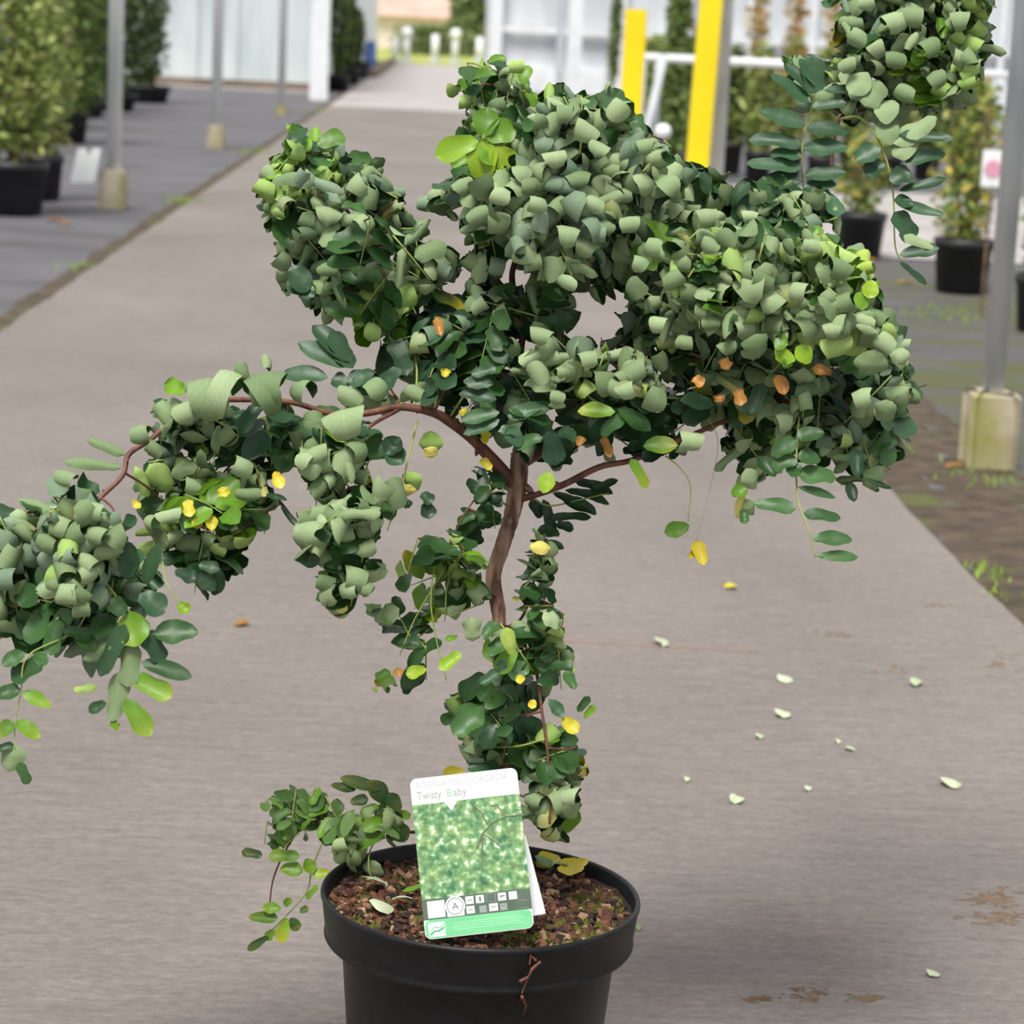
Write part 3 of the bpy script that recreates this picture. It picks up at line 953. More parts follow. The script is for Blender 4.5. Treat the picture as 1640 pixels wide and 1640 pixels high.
# low hanging bits
pl = D0 - .12
for q, w, c, fc_ in [((1195, 750, 1215, 785), 34, 'n', 'U'), ((1215, 730, 1238, 770), 28, 'n', 'T'), ((1195, 780, 1172, 800), 26, 'l', 'T'), ((1190, 790, 1180, 835), 18, 'y', 'U'), ((1195, 800, 1212, 825), 26, 'n', 'U'), ((1190, 815, 1192, 842), 18, 'n', 'T'),
                     ((1360, 772, 1364, 808), 20, 'd', 'T'), ((1385, 765, 1425, 792), 12, 'd', 'T'), ((1370, 720, 1372, 770), 28, 'b', 'T')]:
    leaf_at(fr, *q, pl, w, c, fc_, .8, .9)
sprig(fr, [(1282, 640, D0 - .1), (1276, 720, D0 - .13), (1278, 800, D0 - .15), (1296, 850, D0 - .16), (1306, 893, D0 - .16)], None)
for q, w in [((1277, 760, 1340, 762), 33), ((1275, 765, 1268, 740), 24), ((1278, 780, 1340, 795), 14), ((1275, 815, 1208, 803), 28), ((1287, 822, 1347, 828), 24), ((1300, 862, 1366, 862), 26), ((1307, 891, 1375, 890), 18), ((1276, 700, 1320, 690), 28), ((1276, 705, 1235, 728), 30), ((1277, 735, 1235, 745), 30), ((1277, 730, 1315, 735), 30)]:
    leaf_at(fr, *q, D0 - .155, w, 'n', 'T', -.2, .45)
sprig(fr, [(1066, 730, D0 - .05), (1090, 750, D0 - .06), (1106, 780, D0 - .06), (1102, 835, D0 - .06)], None, .0008)
leaf_at(fr, 1104, 842, 1064, 855, D0 - .06, 26, 'l', 'T', .3, .5)
sprig(fr, [(1134, 668, D0 - .05), (1150, 712, D0 - .05), (1133, 800, D0 - .06), (1114, 868, D0 - .06)], None, .00035)
leaf_at(fr, 1114, 866, 1126, 908, D0 - .06, 27, 'y', 'T', .7, 1.0)
leaf_at(fr, 1116, 880, 1104, 896, D0 - .06, 14, 'y', 'T', .7, 1.0)
for q in [(1050, 395, 36, 34, 10), (1080, 440, 40, 36, -20), (1130, 350, 40, 32, 0), (1160, 380, 36, 34, 25), (1200, 350, 30, 26, 0), (1225, 395, 36, 30, 15), (1180, 425, 40, 36, -10), (1240, 440, 40, 44, 10), (1300, 395, 30, 26, 0), (1335, 435, 50, 40, 20),
          (1340, 485, 60, 34, -12), (1385, 515, 40, 34, 10), (1290, 470, 38, 34, 0), (1130, 400, 34, 30, 20), (1140, 520, 36, 30, 0), (1190, 500, 38, 34, 15), (1100, 470, 34, 30, -15), (1245, 495, 40, 34, 0), (1415, 550, 40, 36, 15), (1440, 580, 34, 30, 0), (1450, 640, 40, 34, 10), (1420, 665, 40, 36, -20),
          (1330, 530, 36, 30, 10), (1060, 520, 34, 28, 0), (1100, 545, 36, 28, 10), (1160, 560, 34, 26, 0), (1390, 640, 38, 34, 0), (1020, 430, 36, 30, 10)]:
    scroll_at(fr, *q[:4], D0 - .18 + random.uniform(-.02, .02), q[4])
fr.build('foliage', b_right)

# far upper right limb
ff = Foliage()
aF = P3(p_far)
DF = D0 + .28
region(ff, [(1347, -60), (1341, 27), (1353, 55), (1350, 90), (1310, 92), (1289, 95), (1262, 96), (1262, 125), (1275, 150), (1330, 165), (1380, 185), (1440, 190), (1485, 170), (1520, 172), (1556, 158), (1572, 120), (1580, 75), (1588, 30), (1582, -60)], 74, DF, .09, 'CCCCF', pal=N, anchor=aF)
region(ff, [(1510, -60), (1580, -60), (1585, 60), (1560, 150), (1500, 165), (1520, 90)], 12, DF - .08, .04, 'CCF', pal=(('l', 4), ('n', 3)), anchor=aF)
region(ff, [(1080, 262), (1125, 268), (1145, 300), (1185, 300), (1225, 300), (1285, 300), (1322, 312), (1350, 350), (1310, 362), (1285, 350), (1240, 372), (1190, 362), (1130, 330), (1090, 330)], 26, D0 + .14, .06, 'FFC', pal=NF, anchor=aF)
sprig(ff, [(1305, 120, DF - .06), (1302, 165, DF - .08), (1288, 215, DF - .09), (1284, 265, DF - .09), (1290, 330, DF - .06)], None, .0014)
for q, w in [((1298, 165, 1234, 120), 28), ((1300, 172, 1355, 165), 22), ((1290, 200, 1216, 177), 30), ((1290, 205, 1360, 210), 30), ((1285, 232, 1200, 216), 30), ((1285, 238, 1358, 236), 32), ((1284, 252, 1235, 240), 24), ((1284, 268, 1195, 263), 32), ((1286, 282, 1355, 275), 28),
             ((1285, 292, 1218, 284), 28), ((1287, 300, 1340, 290), 26), ((1300, 150, 1262, 98), 20), ((1310, 140, 1282, 92), 18), ((1305, 150, 1300, 90), 40), ((1320, 145, 1385, 140), 22), ((1290, 318, 1300, 350), 30), ((1275, 330, 1250, 300), 30), ((1265, 345, 1235, 352), 34), ((1298, 345, 1350, 352), 18)]:
    leaf_at(ff, *q, DF - .1, w, 'b', 'T', random.uniform(-.4, .1), .5)
sprig(ff, [(1345, 190, DF - .03), (1380, 190, DF - .08), (1412, 235, DF - .1), (1430, 305, DF - .1), (1434, 395, DF - .1), (1450, 425, DF - .1)], None, .0014)
for q, w, fc_ in [((1430, 250, 1468, 216), 40, 'U'), ((1405, 220, 1440, 200), 40, 'U'), ((1410, 235, 1370, 258), 36, 'T'), ((1418, 262, 1385, 278), 34, 'T'), ((1425, 290, 1460, 275), 40, 'T'), ((1450, 260, 1515, 240), 28, 'T'), ((1440, 305, 1515, 294), 22, 'T'),
                  ((1432, 320, 1462, 330), 28, 'T'), ((1435, 325, 1510, 348), 20, 'T'), ((1432, 340, 1465, 385), 40, 'T'), ((1440, 375, 1500, 395), 22, 'U'), ((1440, 408, 1504, 398), 26, 'T'), ((1440, 420, 1485, 455), 15, 'T'), ((1430, 230, 1500, 190), 36, 'U'),
                  ((1440, 215, 1525, 228), 24, 'T'), ((1385, 170, 1410, 130), 44, 'U'), ((1400, 180, 1440, 170), 44, 'U'), ((1360, 150, 1390, 115), 40, 'U')]:
    leaf_at(ff, *q, DF - .11, w, 'b' if fc_ == 'T' else 'n', fc_, random.uniform(-.3, .3), .6)
for q in [(1370, 60, 40, 36, 10), (1420, 40, 44, 38, -10), (1470, 30, 40, 36, 15), (1480, 80, 40, 36, -15), (1430, 100, 40, 34, 10), (1390, 110, 38, 32, 0), (1540, 40, 36, 34, 0), (1545, 100, 36, 34, 20), (1500, 130, 36, 30, 0), (1365, 110, 36, 32, -20), (1455, 145, 38, 32, 5), (1400, 10, 40, 34, 20)]:
    scroll_at(ff, *q[:4], DF - .11, q[4])
ff.build('foliage', b_far)

# long left arm
fa = Foliage()
aA = P3(p_left)
DL = D0 - .14
for q, w, kl in [((300, 650, 350, 630), 0, 0)]:
    pass
for q, w, kl, c in [((296, 645, 302, 690), 44, 1.3, 'n'), ((310, 625, 285, 605), 24, 1.8, 'n'), ((285, 640, 240, 670), 36, 1.2, 'n'), ((275, 665, 240, 698), 24, 1.0, 'n'), ((310, 690, 305, 720), 44, 2., 'n'),
                    ((195, 750, 95, 725), 24, .6, 'n'), ((200, 728, 138, 695), 24, .5, 'n')]:
    leaf_at(fa, *q, DL, w, c, 'U', kl, 1.0 if kl < 1.5 else .5)
for q in [(332, 642, 58, 70, 8), (368, 638, 42, 82, 6), (432, 634, 62, 56, 4), (402, 642, 40, 68, -6), (560, 684, 64, 50, -18), (500, 640, 44, 44, 30), (555, 632, 50, 34, -15), (595, 636, 40, 40, -30), (388, 590, 30, 24, 75), (424, 588, 28, 22, 70), (300, 668, 40, 44, -30), (262, 662, 44, 30, 50),
          (110, 770, 50, 30, 15), (145, 820, 44, 34, 0), (95, 845, 40, 36, 10), (130, 860, 42, 40, -15), (75, 870, 40, 34, 0), (110, 900, 44, 36, 0), (140, 905, 40, 34, 20), (130, 975, 38, 30, 0), (95, 940, 36, 30, 10), (160, 860, 36, 34, 10),
          (380, 745, 44, 40, 20), (400, 790, 44, 26, -6), (270, 830, 44, 24, 0), (300, 780, 30, 30, 0), (230, 700, 36, 40, -40), (240, 720, 36, 30, 30), (500, 850, 50, 44, 0), (545, 855, 44, 34, 0), (595, 830, 46, 44, -10), (595, 880, 40, 34, 0), (540, 820, 40, 30, 0), (505, 780, 50, 30, -20), (525, 740, 34, 44, 0), (560, 925, 40, 44, 10), (520, 935, 34, 28, 0), (585, 955, 26, 30, 0), (540, 955, 38, 34, 0)]:
    scroll_at(fa, *q[:4], (DL - .02) if q[0] > 200 else D0 - .29, q[4])
leaf_at(fa, 296, 628, 262, 618, DL, 34, 'l', 'T', .4, .8)
region(fa, [(255, 640), (320, 650), (400, 660), (460, 655), (520, 665), (600, 670), (590, 740), (540, 760), (500, 740), (440, 760), (400, 740), (330, 745), (300, 720), (262, 760), (235, 780), (205, 790), (220, 735), (245, 712)], 23, D0 - .08, .06, 'CFF', pal=(('b', 4), ('n', 4), ('d', 2)), anchor=aA)
region(fa, [(215, 790), (235, 735), (300, 730), (360, 740), (430, 745), (440, 790), (430, 860), (395, 880), (330, 880), (270, 885), (240, 875), (232, 830), (212, 812)], 19, D0 - .1, .05, 'CCF', pal=(('n', 5), ('l', 2), ('y', .6)), anchor=aA + P3(p_mid))
region(fa, [(240, 880), (300, 885), (360, 880), (420, 890), (395, 908), (350, 912), (350, 948), (318, 948), (300, 900), (262, 905)], 7, D0 - .1, .04, 'F', pal=NF, anchor=aA + P3(p_mid))
for q, c in [((300, 800, 306, 830), 'y'), ((312, 830, 318, 848), 'y'), ((338, 825, 340, 852), 'y'), ((355, 780, 362, 798), 'y'), ((440, 755, 450, 785), 'y'), ((285, 965, 302, 985), 'k'), ((225, 805, 215, 815), 'y')]:
    leaf_at(fa, *q, D0 - .16, 22, c, 'T', .7, 1.)
# hanging cluster under the arm (x 440..610)
aH = P3(p_hang)
polyH = [(470, 700), (520, 680), (590, 690), (605, 730), (600, 760), (630, 800), (613, 830), (610, 864), (575, 885), (610, 900), (600, 925), (583, 935), (583, 965), (537, 983), (519, 966), (497, 934), (500, 915), (531, 890), (480, 882), (473, 846), (479, 821), (476, 785), (500, 760)]
region(fa, polyH, 23, D0 - .13, .05, 'CCCF', pal=(('n', 8), ('l', 1.5)), anchor=aH, L=(.032, .04), W=(.023, .029))
for q, w, c, fc_, kl in [((500, 845, 480, 900), 52, 'n', 'U', 1.5), ((590, 895, 600, 930), 26, 'n', 'T', 2.), ((580, 755, 565, 780), 40, 'y', 'U', 1.2), ((545, 960, 548, 985), 26, 'y', 'U', .8), ((690, 690, 688, 732), 40, 'l', 'U', .8), ((690, 715, 692, 735), 28, 'y', 'U', .8),
                         ((660, 755, 655, 795), 38, 'l', 'U', 1.), ((655, 775, 652, 798), 26, 'y', 'U', 1.), ((675, 790, 692, 808), 24, 'd', 'T', .4), ((680, 805, 688, 832), 28, 'd', 'T', .4), ((655, 800, 650, 815), 18, 'd', 'T', .4), ((640, 700, 620, 730), 36, 'd', 'T', .3), ((610, 710, 645, 745), 38, 'b', 'T', .3),
                         ((460, 800, 425, 795), 12, 'd', 'T', .4), ((450, 810, 475, 845), 12, 'd', 'T', .4)]:
    leaf_at(fa, *q, D0 - .14, w, c, fc_, kl, .9)
sprig(fa, [(668, 675, D0 - .08), (655, 730, D0 - .13), (638, 800, D0 - .14), (620, 850, D0 - .14)], None, .0011)
sprig(fa, [(520, 700, D0 - .09), (518, 740, D0 - .14), (525, 790, D0 - .15), (535, 840, D0 - .15)], None, .0011)
sprig(fa, [(430, 665, D0 - .12), (352, 700, D0 - .1), (340, 800, D0 - .12), (318, 900, D0 - .12), (312, 950, D0 - .12)], None, .0009)
# lower left end
polyE = [(0, 803), (18, 797), (35, 800), (64, 803), (67, 782), (101, 766), (140, 760), (150, 800), (171, 806), (195, 835), (189, 874), (213, 872), (215, 900), (240, 905), (262, 935), (240, 965), (200, 1000), (175, 1030), (150, 1035), (120, 1052), (90, 1040), (60, 1030), (0, 1020), (-60, 1000), (-60, 830)]
region(fa, polyE, 34, D0 - .19, .08, 'CCF', pal=(('n', 5), ('b', 4)), L=(.034, .042), W=(.023, .029), anchor=aA)
region(fa, [(60, 800), (150, 800), (200, 840), (185, 900), (165, 960), (100, 960), (60, 900), (50, 840)], 12, D0 - .27, .02, 'C', pal=N, L=(.034, .042), W=(.024, .03), anchor=aA)
DE = D0 - .26
for q, w, c, fc_ in [((240, 1000, 188, 1020), 54, 'l', 'T'), ((245, 1015, 317, 1012), 42, 'n', 'T'), ((205, 930, 212, 868), 34, 'b', 'T'), ((225, 950, 262, 985), 44, 'b', 'T'), ((230, 1010, 262, 1060), 36, 'b', 'T'), ((225, 1060, 307, 1085), 28, 'n', 'T'), ((215, 1085, 276, 1118), 36, 'l', 'T'),
                     ((200, 1120, 240, 1180), 36, 'l', 'T'), ((210, 1030, 205, 1100), 38, 'n', 'U'), ((195, 1075, 180, 1155), 36, 'n', 'U'), ((180, 1030, 130, 1055), 26, 'n', 'U'), ((170, 1125, 142, 1140), 20, 'n', 'T'), ((155, 1100, 118, 1105), 16, 'l', 'U'), ((178, 1155, 190, 1168), 16, 'l', 'T'),
                     ((200, 1000, 165, 1085), 34, 'd', 'T'), ((175, 960, 200, 985), 34, 'n', 'T'), ((255, 870, 232, 935), 24, 'd', 'T'), ((318, 930, 280, 915), 26, 'd', 'T'), ((315, 920, 345, 945), 26, 'd', 'T'), ((318, 905, 352, 912), 22, 'd', 'T'),
                     ((70, 1060, 16, 1088), 38, 'n', 'T'), ((40, 1045, 4, 1066), 26, 'n', 'T'), ((60, 1065, 73, 1045), 26, 'n', 'T'), ((33, 1105, -10, 1115), 28, 'n', 'T'), ((36, 1108, 82, 1132), 22, 'l', 'T'), ((24, 1158, -10, 1180), 26, 'l', 'T'), ((26, 1155, 64, 1182), 24, 'l', 'T'),
                     ((24, 1192, 10, 1236), 46, 'n', 'U'), ((22, 1192, -14, 1205), 16, 'd', 'T'), ((30, 1222, 46, 1256), 20, 'n', 'T'), ((200, 925, 225, 880), 30, 'b', 'T'), ((100, 1010, 155, 1020), 24, 'n', 'T'), ((120, 1025, 155, 1040), 20, 'n', 'T')]:
    leaf_at(fa, *q, DE, w, c, fc_, random.uniform(-.2, .3), .6, tip=.2 if c == 'l' else 0)
sprig(fa, [(150, 950, D0 - .24), (120, 1010, D0 - .25), (45, 1050, DE), (34, 1105, DE), (24, 1160, DE), (24, 1200, DE)], None, .0010)
sprig(fa, [(140, 900, D0 - .24), (190, 960, D0 - .25), (225, 1010, DE + .01), (205, 1080, DE + .01), (185, 1150, DE + .01)], None, .0012)
sprig(fa, [(260, 900, D0 - .18), (270, 940, D0 - .2), (295, 975, D0 - .22)], None, .0010)
fa.build('foliage', b_left)

# shoots along the trunk
fs = Foliage()
region(fs, [(735, 800), (760, 745), (800, 740), (815, 800), (790, 860), (750, 870), (725, 850), (740, 830)], 5, D0 - .02, .04, 'F', pal=(('d', 4), ('n', 2)), L=(.02, .028), W=(.013, .018), anchor=P3(p_shoot))
region(fs, [(640, 850), (700, 855), (760, 850), (780, 900), (778, 960), (760, 1000), (700, 1000), (650, 960), (640, 900)], 9, D0 - .05, .04, 'CFF', pal=(('n', 5), ('l', 4), ('k', 1)), L=(.026, .034), W=(.018, .024), anchor=P3(p_shoot))
region(fs, [(596, 965), (640, 955), (690, 985), (700, 1050), (690, 1100), (640, 1100), (600, 1095), (625, 1050), (640, 1010), (600, 995)], 6, D0 - .06, .03, 'CFF', pal=(('n', 5), ('l', 3)), L=(.024, .032), W=(.016, .022), anchor=P3(p_shoot))
for q, w, c, fc_ in [((650, 1080, 686, 1076), 24, 'k', 'T'), ((625, 1075, 603, 1092), 22, 'l', 'T'), ((635, 1070, 640, 1085), 18, 'o', 'T'), ((738, 1045, 705, 1075), 24, 'k', 'T'), ((755, 988, 758, 1030), 34, 'n', 'U'), ((640, 975, 595, 990), 34, 'n', 'U'), ((712, 1025, 735, 1022), 12, 'l', 'T'),
                     ((840, 770, 850, 815), 0, 'n', 'T'), ((603, 1100, 598, 1108), 10, 'k', 'U')]:
    if w: leaf_at(fs, *q, D0 - .09, w, c, fc_, .6, .8)
leaf_at(fs, 745, 1236, 708, 1240, D0 + .01, 20, 'y', 'T', .4, .8)
sprig(fs, [(700, 880, D0 - .06), (690, 960, D0 - .08), (700, 1030, D0 - .08), (715, 1090, D0 - .08)], None, .0010)
sprig(fs, [(715, 905, D0 - .05), (665, 990, D0 - .08), (640, 1050, D0 - .09)], None, .0009)
fs.build('foliage', b_shoot)
fs = Foliage()
region(fs, [(838, 860), (885, 850), (895, 880), (872, 925), (882, 950), (905, 985), (905, 1030), (880, 1050), (850, 1050), (830, 1010), (832, 950), (845, 910)], 9, D0 - .05, .04, 'CFF', pal=(('n', 5), ('d', 2), ('l', 1)), L=(.022, .030), W=(.015, .022), anchor=P3(p_shoot2))
for q, w in [((870, 800, 890, 860), 22), ((885, 790, 940, 810), 18), ((900, 800, 965, 815), 22), ((905, 785, 985, 795), 18), ((880, 830, 950, 820), 16), ((890, 840, 920, 845), 18), ((920, 770, 985, 785), 20), ((860, 850, 900, 850), 22), ((870, 870, 905, 875), 16), ((850, 800, 870, 830), 20), ((945, 785, 990, 770), 14)]:
    leaf_at(fs, *q, D0 + .02, w, 'd', 'T', random.uniform(-.8, .3), .5)
sprig(fs, [(850, 795, D0), (880, 810, D0 + .02), (930, 800, D0 + .02), (975, 790, D0 + .02)], None, .0011)
leaf_at(fs, 848, 875, 885, 872, D0 - .1, 26, 'y', 'U', .8, 1.)
leaf_at(fs, 868, 990, 905, 985, D0 - .09, 34, 'n', 'U', 1.2, .8)
fs.build('foliage', b_shoot2)
fs = Foliage()
region(fs, [(770, 1080), (830, 1070), (860, 1090), (862, 1160), (850, 1240), (735, 1232), (724, 1180), (718, 1120)], 12, D0, .05, 'CFF', pal=(('n', 5), ('b', 3), ('l', 1)), L=(.028, .034), W=(.019, .025), anchor=P3(p_shoot3))
region(fs, [(780, 1000), (840, 990), (900, 1010), (925, 1070), (900, 1110), (850, 1090), (790, 1080)], 9, D0 - .05, .04, 'CFF', pal=(('n', 5), ('l', 2)), L=(.024, .032), W=(.017, .022), anchor=P3(p_shoot3))
region(fs, [(850, 1160), (900, 1165), (930, 1200), (935, 1260), (922, 1310), (905, 1345), (870, 1340), (848, 1300), (846, 1240)], 13, D0 - .03, .05, 'CCF', pal=(('n', 7), ('l', 2), ('y', .5)), L=(.030, .038), W=(.022, .027), anchor=P3(p_shoot3))
for q, w, c, fc_ in [((905, 1075, 920, 1105), 20, 'n', 'T'), ((925, 1140, 945, 1115), 16, 'n', 'T'), ((935, 1150, 955, 1130), 13, 'l', 'T'), ((900, 1150, 925, 1175), 24, 'y', 'T'), ((855, 1120, 850, 1135), 14, 'y', 'T'), ((880, 1120, 900, 1150), 22, 'b', 'T'), ((825, 1090, 842, 1088), 16, 'y', 'T'), ((810, 1005, 825, 1050), 26, 'k', 'U'),
                     ((800, 1075, 770, 1098), 22, 'b', 'T'), ((805, 1075, 800, 1055), 20, 'b', 'T'), ((770, 1130, 728, 1180), 48, 'n', 'T')]:
    leaf_at(fs, *q, D0 - .1, w, c, fc_, .4, .8)
fs.build('foliage', b_shoot3)
# low shoot by the pot
fs = Foliage()
region(fs, [(412, 1290), (430, 1275), (470, 1262), (510, 1265), (555, 1290), (545, 1330), (500, 1335), (470, 1345), (440, 1370), (415, 1350)], 10, dS - .06, .03, 'F', pal=(('g', 5), ('l', 3)), L=(.020, .027), W=(.012, .016), anchor=P3(p_low), sp=.011)
region(fs, [(520, 1300), (600, 1290), (650, 1300), (640, 1340), (600, 1360), (560, 1385), (530, 1370), (520, 1340)], 7, dS - .07, .03, 'CFF', pal=(('g', 5), ('l', 2)), L=(.024, .032), W=(.016, .022), anchor=P3(p_low))
for q, w, c in [((445, 1358, 430, 1372), 0, 'l'), ((480, 1372, 430, 1370), 24, 'l'), ((485, 1395, 448, 1390), 24, 'l'), ((490, 1375, 500, 1400), 22, 'l'), ((420, 1370, 387, 1364), 18, 'n'), ((445, 1470, 398, 1470), 20, 'l'), ((450, 1455, 420, 1455), 18, 'l'), ((460, 1470, 448, 1510), 22, 'k'), ((440, 1490, 425, 1505), 16, 'l'),
                ((430, 1500, 396, 1522), 14, 'n'), ((455, 1450, 468, 1440), 16, 'l'), ((465, 1470, 478, 1490), 18, 'n'), ((480, 1460, 495, 1455), 14, 'n'), ((490, 1440, 510, 1418), 12, 'l'), ((500, 1400, 530, 1398), 18, 'k'), ((625, 1290, 590, 1250), 30, 'n'), ((610, 1265, 545, 1245), 20, 'n'), ((590, 1280, 560, 1285), 20, 'n'), ((570, 1265, 530, 1258), 16, 'n'), ((632, 1300, 636, 1330), 24, 'd'), ((620, 1270, 640, 1300), 24, 'n')]:
    if w: leaf_at(fs, *q, dS - .07, w, c, 'T', random.uniform(-.3, .3), .6, tip=.6 if c == 'k' else .2)
for q, w in [((600, 1330, 540, 1350), 0), ((560, 1345, 520, 1340), 34), ((600, 1378, 590, 1410), 36), ((590, 1440, 605, 1425), 0), ((600, 1420, 600, 1455), 34), ((572, 1335, 600, 1335), 30)]:
    if w: leaf_at(fs, *q, dS - .08, w, 'n', 'U', 1., .7)
sprig(fs, [(640, 1335, dS - .04), (600, 1350, dS - .07), (590, 1385, dS - .09), (600, 1425, dS - .09), (605, 1460, dS - .1)], None, .0009)
sprig(fs, [(520, 1340, dS - .06), (500, 1390, dS - .06), (490, 1430, dS - .06), (450, 1475, dS - .06), (405, 1520, dS - .06)], None, .0009)
fs.build('foliage', b_low)

# ------------------------------------------------------------------ plant labels in the pot
M['card'] = noise_mat('label_plastic', (226, 228, 227), (232, 233, 232), 5, 0.35)
M['print_dark'] = noise_mat('dark_print', (70, 88, 72), (84, 102, 84), 60, 0.4)
M['print_green'] = noise_mat('green_print', (106, 188, 130), (120, 200, 142), 30, 0.4, stretch=(1, 4, 1))
M['print_grey'] = noise_mat('grey_print', (140, 146, 142), (150, 156, 152), 30, 0.4)
M['print_faint'] = noise_mat('faint_print', (172, 178, 178), (182, 187, 187), 30, 0.4)
M['print_text'] = noise_mat('text_green', (120, 200, 140), (130, 208, 150), 30, 0.4)


def photo_mat():
    m, nt, b = new_mat('printed_tree_photo')
    tc = nt.nodes.new('ShaderNodeTexCoord')

    def nz(scale, det, off=0):
        mp = nt.nodes.new('ShaderNodeMapping')
        mp.inputs['Location'].default_value = (off, 0, 0)
        nt.links.new(tc.outputs['Object'], mp.inputs[0])
        n = nt.nodes.new('ShaderNodeTexNoise')
        n.inputs['Scale'].default_value = scale; n.inputs['Detail'].default_value = det
        nt.links.new(mp.outputs[0], n.inputs['Vector'])
        return n.outputs[0]

    def ramp(src, stops):
        r = nt.nodes.new('ShaderNodeValToRGB')
        while len(r.color_ramp.elements) < len(stops): r.color_ramp.elements.new(.5)
        for e, (p, c) in zip(r.color_ramp.elements, stops):
            e.position = p; e.color = c
        nt.links.new(src, r.inputs[0])
        return r.outputs[0]
    c = ramp(nz(150, 9), [(0.3, rgb(34, 72, 50)), (0.42, rgb(66, 116, 74)), (0.5, rgb(98, 150, 92)), (0.58, rgb(140, 178, 118)), (0.66, rgb(232, 240, 222))])
    c2 = ramp(nz(60, 3, 3), [(0.4, rgb(66, 116, 84)), (0.6, rgb(156, 174, 112))])
    mx = nt.nodes.new('ShaderNodeMixRGB'); mx.inputs[0].default_value = 0.32
    nt.links.new(c, mx.inputs[1]); nt.links.new(c2, mx.inputs[2])
    nt.links.new(mx.outputs[0], b.inputs['Base Color'])
    b.inputs['Roughness'].default_value = 0.35
    return m


M['photo'] = photo_mat()
zb = 2.235
cBL, cBR, cTL, cTR = P(688, 1506, zb), P(860, 1484, zb), P(650, 1248, zb + .035), P(823, 1231, zb + .035)
ex = ((cBR - cBL) + (cTR - cTL)).normalized()
ey = ((cTL - cBL) + (cTR - cBR))
ey = (ey - ex * ey.dot(ex)).normalized()
ez = ex.cross(ey)
CW = ((cBR - cBL).length + (cTR - cTL).length) / 2
CH = ((cTL - cBL).length + (cTR - cBR).length) / 2
cc = (cBL + cBR + cTL + cTR) / 4 - ex * CW / 2 - ey * CH / 2   # lower left corner
ROT = Matrix((ex, ey, ez)).transposed()
lab = empty('plant_label', cc, 'white and green printed plant label with tree photo, stuck upright in the black pot', 'plant label')
lab.rotation_euler = ROT.to_euler()


def child_local(name, mbx, mats, parent, smooth=False):
    o = obj(name, mbx.v, mbx.f, mats, None, smooth, mbx.m)
    o.parent = parent
    return o


def rrect(x0, y0, x1, y1, r, z0, z1, n=6):
    pts = []
    for cx, cy, a0 in ((x1 - r, y0 + r, -90), (x1 - r, y1 - r, 0), (x0 + r, y1 - r, 90), (x0 + r, y0 + r, 180)):
        for k in range(n + 1):
            a = math.radians(a0 + 90 * k / n)
            pts.append((cx + r * math.cos(a), cy + r * math.sin(a)))
    m_ = len(pts)
    v = [(x, y, z0) for x, y in pts] + [(x, y, z1) for x, y in pts]
    f = [tuple(range(m_))[::-1], tuple(range(m_, 2 * m_))] + [(i, (i + 1) % m_, m_ + (i + 1) % m_, m_ + i) for i in range(m_)]
    return v, f


def pix(u, v_): return (u * CW, v_ * CH)


T = 0.0006
mb = MB(); mb.add(*rrect(0, 0, CW, CH, 0.006, 0, T)); child_local('card', mb, M['card'], lab)


def flat(name, quads, mat, z=0.00008, th=0.00006, par=None):
    mb = MB()
    for (u0, v0, u1, v1) in quads:
        x0, y0 = pix(u0, v0); x1, y1 = pix(u1, v1)
        mb.box(((x0 + x1) / 2, (y0 + y1) / 2, T + z), (x1 - x0, y1 - y0, th))
    return child_local(name, mb, mat, par or lab)


ph = flat('printed_photo', [(0.0, 0.245, 1.0, 0.835)], M['photo'])
# white notch under the title and the branches in the photo
mb = MB()
x, y = pix(.36, .836)
mb.add([(x - .006, y, T + .0002), (x + .006, y, T + .0002), (x, y - .009, T + .0002)], [(0, 2, 1)])
child_local('title_pointer', mb, M['card'], lab)
mb = MB()
for pth in ([(1.0, .70), (.85, .70), (.72, .67), (.62, .61), (.55, .52)], [(.55, .80), (.63, .74), (.68, .66)], [(.85, .70), (.78, .78), (.72, .78)], [(.62, .61), (.6, .5), (.58, .38)], [(.62, .61), (.72, .56), (.8, .5)]):
    mb.tube([Vector((*pix(*q), T + .00015)) for q in pth], .0007, 5)
child_local('printed_branches', mb, noise_mat('print_branch', (96, 104, 80), (120, 122, 96), 90, .5), ph)
flat('icon_band', [(0.0, 0.118, 1.0, 0.245)], M['print_dark'], .00010)
mb = MB(); mb.add(*rrect(0.0008, 0.0005, CW - .0008, CH * .118, 0.005, T, T + .00012)); child_local('green_band', mb, M['print_green'], lab)
flat('blank_square', [(.045, .128, .205, .232)], M['card'], .00016)
icons = [(.40, .188, .475, .236), (.495, .188, .57, .236), (.70, .188, .775, .236), (.80, .188, .875, .236), (.40, .130, .475, .176), (.52, .128, .585, .17), (.61, .130, .69, .176), (.71, .128, .775, .17)]
for i, q in enumerate(icons):
    ic = flat('icon', [q], M['card'] if i not in (5, 7) else M['print_grey'], .00016)
    u0, v0, u1, v1 = q
    um, vm = (u0 + u1) / 2, (v0 + v1) / 2
    sh = [[(u0 + .015, vm - .004, u1 - .015, vm + .004)], [(um - .006, v0 + .01, um + .010, v1 - .01)], [(u0 + .012, vm, u1 - .012, vm + .007), (u0 + .02, vm - .01, um, vm - .005)], [(u0 + .01, vm + .005, u1 - .02, vm + .008)]][i % 4]
    flat('icon_mark', sh, M['print_dark'] if i in (1, 2, 7) else M['print_grey'], .00022, par=lab).parent = ic
flat('icon_frame', [(.59, .188, .68, .190), (.59, .234, .68, .236), (.59, .188, .594, .236), (.676, .188, .68, .236), (.88, .128, .97, .130), (.88, .174, .97, .176)], M['print_grey'], .00016)
